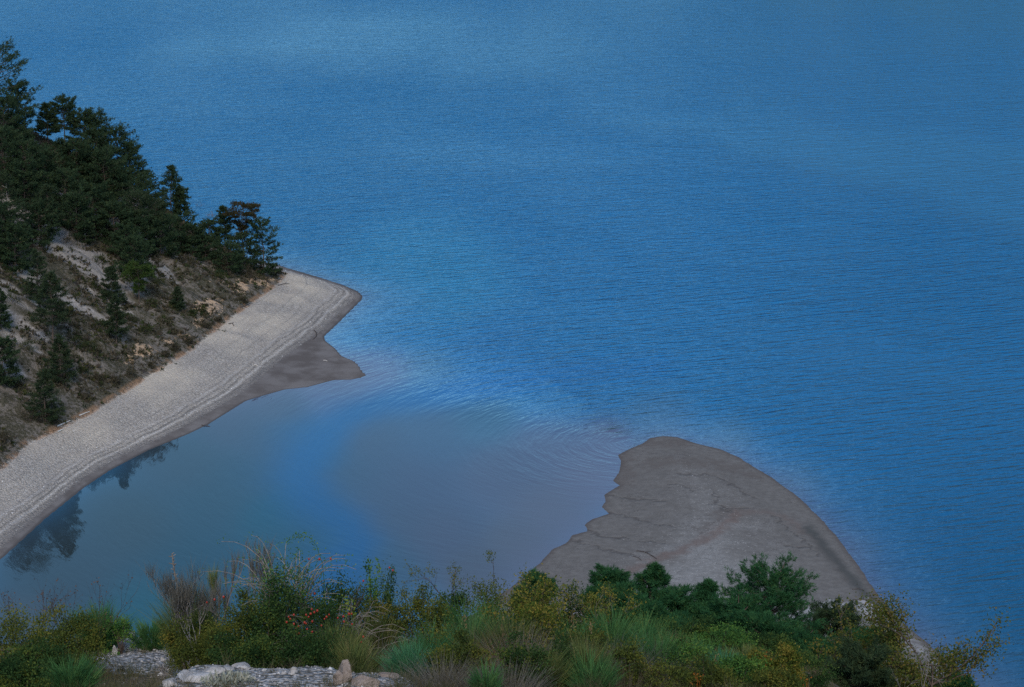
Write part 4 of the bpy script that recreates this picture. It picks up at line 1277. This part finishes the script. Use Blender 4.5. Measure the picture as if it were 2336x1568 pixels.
leafy(880, 1302, 35.6, 76, 'leaf_dark', 'dark small-leaved bush against the water right of the roses', 2400, .036, .02, clumps=28)
leafy(700, 1330, 35.4, 150, 'leaf_dark', 'dark green bush behind the wild rose', 4200, .038, .021, clumps=44)
leafy(618, 1345, 34.0, 110, 'leaf_dark', 'dark leafy bush under the fresh green spray', 4500, .038, .021, clumps=44)

# --- centre: brooms, grasses
broomy(805, 1462, 31.4, 125, 'broom_olive', 'olive grassy broom just behind the white ledge', main=80, shoots=32, wd=.007)
grassy(880, 1420, 33.2, 130, 'dry_grey', 'curling tuft of dead grey grass right of the rose hips', nb=1500, droop=1.0, lean=(.25, 0))
broomy(860, 1375, 34.4, 100, 'broom_olive', 'brownish broom below the dark small-leaved bush', main=60, shoots=30)
broomy(940, 1468, 31.0, 118, 'broom_mint', 'mint green broom standing right of the white ledge', main=80, shoots=34)
leafy(955, 1340, 34.6, 115, 'leaf_olive', 'olive leafy shrub with orange-brown top left of the bare twiggy tree', 5200, .036, .019, clumps=46)
leafy(1005, 1388, 33.6, 80, 'leaf_olive', 'shorter olive shrub under the orange-brown topped one', 3000, .036, .019, clumps=34)
broomy(1050, 1360, 34.8, 100, 'broom', 'green broom under the left arm of the bare twiggy tree', main=70, shoots=32)
broomy(1120, 1372, 34.6, 120, 'broom', 'wide green broom in front of the bare twiggy tree', main=80, shoots=34)
grassy(1075, 1410, 32.6, 130, 'dry_plum', 'dark plum-brown dead grass in the hollow below the green brooms', nb=1600)
grassy(1145, 1430, 32.0, 80, 'dry_tan', 'bright tan grass tuft bent to the left', nb=420, lean=(-.35, 0), droop=.3)
grassy(1190, 1420, 32.3, 120, 'dry_grey', 'grey dead grass right of the bright tan tuft', nb=1300)
grassy(1010, 1490, 29.6, 130, 'dry_grey', 'pale dry grass at the bottom edge right of the mint broom', nb=1600, droop=.8)
grassy(1075, 1500, 29.5, 110, 'dry_plum', 'brown dry grass at the bottom edge beside the pale dry grass', nb=1200, droop=.8)
broomy(1110, 1515, 29.0, 70, 'broom', 'low green tuft at the bottom edge in the middle of the view', main=40, shoots=26)
grassy(1160, 1500, 29.6, 120, 'dry_grey', 'grey-green dry grass at the bottom edge right of the low green tuft', nb=1300)
# bare twiggy tree
for k, (X, top, y0, ln, lab, nl) in enumerate([(1160, 1240, 36.4, .25, 'tallest bare twiggy tree with a few leaves, its tips over the sandbank', 520), (1075, 1285, 36.8, -.35, 'wide bare twiggy tree leaning left over the water', 420)]):
    x, y, z, h, m = spot(X, top, y0)
    t = thing('bare_tree', (x - ln * h * .45, y, z), lab, 'tree', 'bare twiggy trees on the slope edge')
    wd, tips = twig_mesh(140 + k, h * 1.0, 5, 2, .50, .016, (ln, 0), .13, .35)
    wd.build('trunk', M['bark'], t)
    leaf_on(tips, 141 + k, nl * 2, .035, .02, .02).build('crown', M['leaf_olive'], t)
# yellowing tree
x, y, z, h, m = spot(1240, 1296, 34.6)
t = thing('autumn_tree', (x, y, z), 'small tree of yellow-green autumn leaves in the middle of the slope', 'tree', 'yellowing small trees')
wd, tips = twig_mesh(151, h * 1.0, 4, 3, .52, .018, (-.03, 0), .11, .3)
wd.build('trunk', M['bark'], t)
leaf_on(tips, 152, 3400, .052, .03, .07).build('crown', M['leaf_autumn'], t)
leafy(1230, 1400, 33.4, 160, 'leaf_autumn', 'low yellow-green shrub under the small autumn tree', 3000, .05, .028, clumps=40)
x, y, z, h, m = spot(1335, 1305, 36.2)
t = thing('autumn_tree', (x, y, z), 'thin grey-twigged small tree with few yellow leaves left of the pines', 'tree', 'yellowing small trees')
wd, tips = twig_mesh(157, h * 1.0, 5, 3, .50, .012, (.05, 0), .13, .3)
wd.build('trunk', M['pale_bark'], t)
leaf_on(tips, 158, 2200, .045, .026, .05).build('crown', M['leaf_autumn'], t)
leafy(1345, 1392, 36.0, 130, 'leaf_dark', 'dark thorny bush with bare grey twigs in front of the pines', 2600, .03, .016, clumps=30, nstem=40, stemmat='dead_wood')
leafy(1345, 1430, 33.0, 110, 'leaf_olive', 'green-brown bush below the dark thorny bush', 3000, .038, .02, clumps=34)

# --- right: brooms and grasses
broomy(1395, 1395, 34.2, 110, 'broom', 'tall bright green broom in front of the left pine', main=80, shoots=34)
broomy(1470, 1405, 34.6, 110, 'broom', 'second tall green broom, right of the tall bright one', main=80, shoots=34)
broomy(1530, 1440, 34.4, 80, 'broom_olive', 'narrow olive broom at the right end of the tall brooms', main=50, shoots=28)
grassy(1290, 1455, 31.8, 130, 'dry_plum', 'plum-brown grass between the autumn shrub and the tall brooms', nb=1500)
grassy(1400, 1455, 32.4, 140, 'dry_grey', 'grey dead grass under the tall bright green broom', nb=1700)
grassy(1475, 1460, 32.6, 120, 'dry_grey', 'grey upright dead grass under the second tall broom', nb=1500)
broomy(1240, 1480, 30.6, 120, 'broom_olive', 'olive broom at the bottom, below the low yellow-green shrub', main=70, shoots=30)
broomy(1350, 1490, 30.6, 110, 'broom', 'dark green broom at the bottom, below the plum-brown grass', main=60, shoots=30)
leafy(1285, 1450, 31.0, 90, 'leaf_dark', 'narrow dark green bush between the olive and dark green bottom brooms', 2600, .034, .018, clumps=34)
grassy(1430, 1510, 30.4, 150, 'dry_plum', 'wide brown grass at the bottom edge below the grey dead grass', nb=1700)
grassy(1525, 1470, 32.6, 70, 'dry_grey', 'pale arching dead grass beside the yellow-flecked bush', nb=700, droop=1.0, lean=(.2, 0))
leafy(1560, 1470, 33.0, 110, 'leaf_fresh', 'green bush with yellow flecks below the pines', 3000, .04, .022, clumps=38)
leafy(1520, 1525, 30.6, 110, 'leaf_olive', 'olive bush at the bottom edge left of the yellow-flecked bush', 3400, .038, .02, clumps=38)
leafy(1610, 1515, 31.0, 120, 'leaf_olive', 'olive bush at the bottom edge below the yellow-flecked bush', 3800, .038, .02, clumps=40)
leafy(1690, 1505, 32.4, 120, 'leaf_fresh', 'green leafy bush at the bottom edge left of the yellow columns', 3600, .04, .022, clumps=40)
leafy(1725, 1470, 34.0, 50, 'leaf_autumn', 'thin yellow column of leaves, left of two', 1500, .038, .022, clumps=26)
leafy(1792, 1462, 33.6, 88, 'leaf_autumn', 'broad yellow-olive column of leaves in front of the dark pines', 4200, .038, .022, clumps=44, nstem=18)
leafy(1770, 1528, 31.6, 130, 'leaf_olive', 'low olive bush at the bottom edge under the yellow columns', 3600, .038, .02, clumps=40)
broomy(1650, 1490, 33.8, 120, 'broom_mint', 'bluish green broom between the yellow-flecked bush and the yellow columns', main=70, shoots=30)
for X, Y, yy, lab in [(1596, 1556, 30.2, 'orange leaf sprig at the bottom edge in the olive bush'), (1745, 1502, 33.4, 'orange leaf sprig on the thin yellow column'), (1843, 1555, 31.0, 'orange leaf sprig at the foot of the broad yellow column'), (1590, 1392 + 150, 30.4, 'small orange sprig above the one at the bottom edge')]:
    x, y, z = at_y(X, Y, yy)
    mb = MB(); rg = np.random.default_rng(int(X + Y))
    leaves(mb, rg.normal(0, .05, (12, 3)), rg.normal(0, 1, (12, 3)), .042, .025, rg, rg.random(12))
    tube(mb, np.array([[0, 0, -.5], [.02, 0, -.2], [0, 0, 0]]), np.array([.006, .005, .004]), 4)
    o = mb.build('leaf_sprig', M['leaf_orange']); o.location = (x, y, z)
    tag(o, lab, 'sprig', 'orange leaf sprigs')
for X, top, y0, wpx, mat, nl, lab in [
        (640, 1318, 33.6, 150, 'leaf_dark', 5200, 'dense dark green heart of the thicket between the two roses'),
        (790, 1322, 35.0, 130, 'leaf_dark', 4600, 'dark green bush joining the wild rose to the small-leaved bush'),
        (845, 1352, 34.6, 110, 'leaf_olive', 3800, 'olive bush under the yellow-green sprig'),
        (585, 1335, 35.2, 110, 'leaf_olive', 3800, 'olive bush behind the fresh green spray'),
        (1020, 1352, 35.4, 110, 'leaf_dark', 3800, 'dark green bush below the left arm of the wide bare tree'),
        (430, 1395, 34.6, 120, 'leaf_olive', 3800, 'olive bush at the foot of the dead grey shrub'),
        (735, 1372, 33.2, 130, 'leaf_dark', 4200, 'dark green bush behind the red hips'),
        (905, 1375, 34.8, 110, 'leaf_dark', 3600, 'dark green bush between the small-leaved bush and the olive shrub'),
        (1100, 1345, 35.6, 150, 'leaf_olive', 4800, 'brownish olive bush filling the space between the bare twiggy trees'),
        (1190, 1355, 36.0, 120, 'leaf_dark', 4000, 'dark green bush left of the small autumn tree'),
        (1300, 1350, 36.2, 120, 'leaf_dark', 4000, 'dark green bush right of the small autumn tree'),
        (1420, 1420, 36.0, 150, 'leaf_dark', 4200, 'dark bush behind the tall bright green broom'),
        (1560, 1425, 38.5, 150, 'leaf_dark', 4200, 'dark bush at the foot of the pine in the dip'),
        (1650, 1452, 38.0, 150, 'leaf_fresh', 4200, 'mid green bush between the pines and the bluish broom'),
        (1742, 1448, 39.0, 140, 'leaf_dark', 4200, 'dark green bush behind the thin yellow column'),
        (1835, 1478, 37.0, 110, 'leaf_dark', 3600, 'dark green bush behind the broad yellow column'),
        (1040, 1455, 30.6, 150, 'leaf_olive', 4400, 'low olive bush in the middle of the dry grasses'),
        (1190, 1470, 30.4, 120, 'leaf_dark', 3600, 'low dark green bush beside the bright tan tuft'),
        (1440, 1480, 31.0, 110, 'leaf_olive', 3400, 'low olive bush between the grey grasses'),
        (560, 1450, 31.6, 150, 'leaf_dark', 4600, 'low dark bush behind the ledge crest'),
        (700, 1455, 31.6, 150, 'leaf_dark', 4600, 'low dark bush under the red hips'),
        (20, 1500, 28.8, 150, 'leaf_dark', 4600, 'darkest low bush at the very corner of the view')]:
    leafy(X, top, y0, wpx, mat, lab, nl, .040, .022, clumps=46, nstem=16)
for X, top, y0, wpx, mat, lab in [
        (985, 1420, 32.4, 110, 'broom', 'green broom in front of the olive shrubs'),
        (1075, 1395, 33.4, 120, 'broom', 'tall green broom over the plum-brown grass'),
        (1165, 1400, 33.2, 100, 'broom_olive', 'olive broom over the bright tan tuft'),
        (1310, 1415, 33.6, 120, 'broom', 'green broom left of the tall bright green broom'),
        (1340, 1455, 31.6, 110, 'broom_olive', 'olive broom under the dark thorny bush'),
        (1500, 1440, 33.0, 110, 'broom', 'green broom in front of the two tall brooms'),
        (1590, 1465, 34.6, 110, 'broom', 'green broom above the yellow-flecked bush'),
        (1700, 1470, 35.5, 110, 'broom_olive', 'olive broom left of the thin yellow column'),
        (770, 1425, 32.2, 110, 'broom_olive', 'brownish broom at the right foot of the half-bare rose')]:
    broomy(X, top, y0, wpx, mat, lab, main=70, shoots=32)
# tall dry seed stalks
rg = np.random.default_rng(31)
for k, (X, top, lab) in enumerate([(1325, 1420, 'first pale seed stalk, in front of the plum-brown grass'), (1283, 1410, 'pale seed stalk left of the tan tuft'), (1330 - 205, 1432, 'pale seed stalk over the bright tan tuft'), (1185, 1455, 'pale seed stalk right of the tan tuft'),
                                   (1036, 1410, 'ochre stalk in the olive shrub'), (1615, 1490, 'pale seed stalk by the yellow-flecked bush')]):
    x, y, z, h, m = spot(X, top, 31.3)
    mb = MB()
    ribbons(mb, np.array([[0, 0, 0.]]), np.array([[.05, 0, 1.]]), np.array([h]), .012, np.array([[.1, 0, -.04]]), rg, .5, 5)
    e = np.array([.05 * h + .09, 0, h - .08])
    leaves(mb, e + rg.normal(0, .02, (24, 3)) * np.array([1, 1, 4]), rg.normal(0, .3, (24, 3)) + np.array([.2, 0, 1]), .05, .014, rg, rg.random(24))
    o = mb.build('seed_stalk', M['dry_tan']); o.location = (x, y, z)
    tag(o, lab, 'dry stalk', 'pale seed stalks')

# low grass over the near slope (uncountable)
rg = np.random.default_rng(99)
mb = MB()
N = 5200
gx_ = rg.uniform(-9.5, 6.5, N); gy_ = rg.uniform(28, 42.5, N)
gz_ = h_near(gx_, gy_)
PX, PY = project(gx_, gy_, gz_)
st_ = np.exp(-((PX - 640) / 300) ** 4 - ((PY - 1540) / 40) ** 4) + np.exp(-((PX - 300) / 95) ** 4 - ((PY - 1480) / 50) ** 4)
keep = rg.random(N) > .86 * np.clip(st_, 0, 1)
C = np.repeat(np.stack([gx_, gy_, gz_], 1)[keep], 16, 0)
kk = len(C)
C = C + rg.normal(0, .05, (kk, 3)) * np.array([1, 1, 0])
hb_ = np.repeat(rg.uniform(.10, .32, keep.sum()), 16)
ribbons(mb, C, np.array([0, 0, 1]) + rg.normal(0, .38, (kk, 3)), hb_ * rg.uniform(.6, 1.2, kk), .007, rg.normal(0, .25, (kk, 3)) * hb_[:, None] * np.array([1, 1, .3]), rg, np.clip(np.repeat(rg.normal(.5, .28, keep.sum()), 16), 0, 1), 3)
tag(mb.build('ground_grass', leaf_mat('ground_grass', [(.04, .055, .025), (.075, .085, .035), (.13, .115, .065), (.19, .16, .11)])), 'short dry and green grass covering the foreground slope', 'grass', None, 'stuff')

# --- rocks of the white ledge
GR = 'pale rocks on the foreground ledge'
ROCKS = [
    (790, 1538, 29.0, 44, 44, 'tan_rock', 'boulder', 'big angular tan boulder at the right end of the white ledge', .28),
    (772, 1546, 28.8, 24, 40, 'tan_rock', 'boulder', 'grey slab leaning on the left of the tan boulder', .2),
    (828, 1552, 28.9, 62, 30, 'tan_rock', 'boulder', 'tan flat rock right of the big angular boulder', .2),
    (668, 1532, 29.4, 26, 14, 'limestone', 'rock', 'white stone standing alone in the middle of the ledge', .3),
    (520, 1527, 29.7, 28, 12, 'limestone', 'rock', 'white rock on the crest at the left end of the upper ledge', .3),
    (556, 1520, 29.9, 44, 14, 'limestone', 'rock', 'white rock second along the ledge crest', .3),
    (604, 1514, 30.1, 52, 14, 'limestone', 'rock', 'long white rock at the top of the ledge crest', .3),
    (655, 1510, 30.2, 46, 12, 'limestone', 'rock', 'low white rock right of the long crest rock', .3),
    (706, 1514, 30.1, 40, 12, 'limestone', 'rock', 'greyish crest rock above the tan boulder', .3),
    (440, 1541, 29.2, 90, 12, 'limestone', 'rock', 'long pale slab at the bottom left of the ledge', .3),
    (388, 1556, 28.8, 50, 18, 'limestone', 'rock', 'pale slab at the lower left end of the ledge', .3),
    (486, 1531, 29.6, 50, 12, 'limestone', 'rock', 'pale slab in the gap between the two ledge crests', .3),
    (391, 1486, 36.5, 24, 14, 'limestone', 'rock', 'grey rock at the right of the pebbly gap', .3),
    (408, 1474, 37.5, 30, 12, 'limestone', 'rock', 'pale rock under the dead shrub', .3),
    (372, 1504, 35.0, 22, 12, 'limestone', 'rock', 'small pale rock lowest in the pebbly gap', .3),
    (262, 1487, 36.6, 14, 24, 'limestone', 'rock', 'upright white stone at the left of the pebbly gap', .3),
    (300, 1473, 37.5, 80, 14, 'limestone', 'rock', 'wide white rock across the pebbly gap', .3),
    (282, 1450, 40.2, 50, 10, 'limestone', 'rock', 'left white rock on the edge above the pebbly gap', .3),
    (345, 1448, 40.6, 60, 12, 'limestone', 'rock', 'right white rock on the edge above the pebbly gap', .3),
    (1150, 1557, 28.8, 22, 10, 'limestone', 'rock', 'pale stone in the grass at the bottom edge', .3),
    (886, 1540, 29.6, 40, 14, 'tan_rock', 'rock', 'brownish flat rock in the grass right of the boulders', .3),
]
for k, (X, Y, y0, wpx, hpx, mat, nm, lab, rough) in enumerate(ROCKS):
    # rest each rock on the ground where the sight line through its foot meets it
    x, y, z = hit(X, Y + hpx * .35, h_near, 20, 60)
    m = (y * CT + (CAMH - z) * ST) * K
    mb = rock_mesh(800 + k, wpx * m * 1.3, wpx * m * .95, hpx * m * 1.8, rough * .8, 13)
    o = mb.build(nm, M[mat]); o.location = (x, y, z + hpx * m * .25)
    o.rotation_euler = (0, 0, .35 * math.sin(k * 2.3))
    tag(o, lab, 'rock', GR)
rg = np.random.default_rng(15)
N = 9000
gx_ = rg.uniform(-9, 0, N); gy_ = rg.uniform(27.5, 42, N); gz_ = h_near(gx_, gy_)
PX, PY = project(gx_, gy_, gz_)
st_ = np.exp(-((PX - 640) / 290) ** 4 - ((PY - 1545) / 42) ** 4) + np.exp(-((PX - 310) / 95) ** 4 - ((PY - 1482) / 45) ** 4)
keep = rg.random(N) < np.clip(st_, 0, 1) * .9
scatter_stones('loose_stones', np.stack([gx_, gy_, gz_], 1)[keep], rg.uniform(.01, .035, keep.sum()) * rg.choice([1, 1, 1.7], keep.sum()), M['chip'], 'loose white limestone chips covering the ledge', rg)
# woolly pale plant on the ledge
for X, Y, lab in [(540, 1555, 'pale woolly-leaved plant in front of the ledge crest'), (505, 1560, 'smaller pale woolly-leaved plant beside the larger one')]:
    x, y, z = hit(X, Y, h_near, 20, 60)
    rg = np.random.default_rng(X); mb = MB()
    leaves(mb, rg.normal(0, .08, (150, 3)) * np.array([1.6, 1, .3]), rg.normal(0, .7, (150, 3)) + np.array([0, 0, .8]), .11, .035, rg, rg.random(150))
    o = mb.build('woolly_plant', M['lambs_ear']); o.location = (x, y, z + .03)
    tag(o, lab, 'plant', 'woolly plants on the ledge')

# ------------------------------------------------------------------ pines on the slope below
GN = 'pines on the slope above the sandbank'
NEAR = [
    (1188, 1318, 84, 34, 'round', 'small dark pine peeping out behind the yellow autumn tree'),
    (1366, 1292, 92, 42, 'round', 'leftmost dark pine standing clear against the sandbank'),
    (1474, 1288, 86, 62, 'cone', 'pointed green pine second along the row against the sandbank'),
    (1592, 1322, 88, 54, 'cone', 'lower pine in the dip between the pointed pine and the broad one'),
    (1730, 1316, 90, 104, 'round', 'broadest pine with a wide round crown against the sandbank'),
    (1655, 1375, 78, 74, 'round', 'green pine in front of the broadest pine, to its left'),
    (1800, 1455, 80, 84, 'round', 'dark pine in front of the broadest pine, to its right'),
    (1905, 1392, 84, 62, 'round', 'open dark pine with sand showing through its branches'),
    (1950, 1490, 66, 74, 'round', 'bluish green pine low in front of the open dark pine'),
    (1560, 1425, 72, 62, 'round', 'pine below the dip behind the green bushes'),
    (2168, 1552, 76, 40, 'round', 'pine top just showing at the bottom edge on the far right'),
    (1860, 1480, 74, 60, 'round', 'dark pine between the yellow column and the bluish green pine'),
    (1420, 1352, 80, 56, 'round', 'pine filling the gap between the leftmost pine and the pointed one'),
    (1535, 1362, 80, 54, 'round', 'pine filling the gap between the pointed pine and the dip'),
    (1740, 1430, 74, 76, 'round', 'low wide pine under the middle of the broadest pine'),
    (1480, 1372, 70, 50, 'round', 'fresh green pine in front of the pointed pine'),
    (1990, 1450, 78, 50, 'round', 'dark pine under the green broadleaf tree'),
]
for i, (px, top, y0, hw, form, lab) in enumerate(NEAR):
    x, y, z, h, m = spot(px, top, y0)
    sp = hw * m
    op = 'open dark' in lab
    t = thing('pine_tree', (x, y, z - .2), lab, 'pine tree', GN)
    tr, cr = pine_mesh(2000 + i, h + .2, sp * 1.25, max(.06, 1 - (3.3 if form == 'cone' else 2.9) * sp / h), 74, int(np.clip(70 * sp / 2.0 + 24, 40, 150)), 14, .20, .026, form, .04 if not op else .22, .017)
    tr.build('trunk', M['bark'], t)
    cr.build('crown', M['needle_near'] if not op else M['needle_far'], t)

# deciduous trees at the right end
for k, (px, top, y0, ln, wr, lab, nl) in enumerate([(2060, 1372, 70, .05, .62, 'yellow-green tree reaching up against the water on the right', 3200), (2125, 1430, 66, .42, .62, 'leaning tree with a thick branch reaching right over the water', 3000),
                                                 (2000, 1428, 72, -.1, .6, 'green tree beside the open dark pine', 2200)]):
    x, y, z, h, m = spot(px, top, y0)
    t = thing('broadleaf_tree', (x - ln * h * .35, y, z), lab, 'tree', 'broadleaf trees at the right end of the slope')
    wd, tips = twig_mesh(500 + k, h * 1.0, 4, 3, wr, .10, (ln, 0), .13, .22, .68, .36)
    wd.build('trunk', M['bark'], t)
    leaf_on(tips, 501 + k, nl * 3, .11, .06, .20).build('crown', M['leaf_tree'], t)
for X, Y, yy, w, lab in [(2100, 1560, 62, 120, 'tangled bare bush at the bottom edge under the right-hand trees')]:
    x, y, z, h, m = spot(X, 1495, yy)
    t = thing('bare_bush', (x, y, z), lab, 'bush', GS)
    wd, tips = twig_mesh(560, max(h, 1.5), 4, 4, .75, .03, (0, 0), .16, .1)
    wd.build('branches', M['pale_bark'], t)
    leaf_on(tips, 561, 900, .07, .04, .08).build('foliage', M['leaf_olive'], t)

# ------------------------------------------------------------------ light
w = bpy.data.worlds.new('World'); sc.world = w; w.use_nodes = True
nt = w.node_tree; bg = nt.nodes['Background']
sky = nt.nodes.new('ShaderNodeTexSky'); sky.sky_type = 'NISHITA'; sky.sun_disc = False
EL = R(42)
sky.sun_elevation = EL; sky.sun_rotation = R(180); sky.altitude = 800; sky.air_density = 1.2; sky.dust_density = .4; sky.ozone_density = 1.6
nt.links.new(sky.outputs[0], bg.inputs[0]); bg.inputs[1].default_value = .10
sl = bpy.data.lights.new('sun', 'SUN'); sl.energy = 1.25; sl.angle = R(20); sl.color = (1, .87, .71)
so = bpy.data.objects.new('sun', sl); COL.objects.link(so); so.rotation_euler = (PI / 2 - EL, 0, 0); so.location = (0, -50, 200)

# ------------------------------------------------------------------ camera
cam = bpy.data.cameras.new('camera'); cam.sensor_width = 36; cam.lens = FPX / 1024 * 36
cam.clip_start = .5; cam.clip_end = 20000
co = bpy.data.objects.new('camera', cam); COL.objects.link(co)
co.location = (0, 0, CAMH); co.rotation_euler = (PI / 2 - TH, 0, 0)
sc.camera = co
vs = sc.view_settings
vs.view_transform = 'Standard'; vs.look = 'None'; vs.gamma = 1; vs.exposure = .9
sc.cycles.use_denoising = False
sc.cycles.max_bounces = 5; sc.cycles.diffuse_bounces = 2; sc.cycles.glossy_bounces = 2; sc.cycles.transmission_bounces = 3
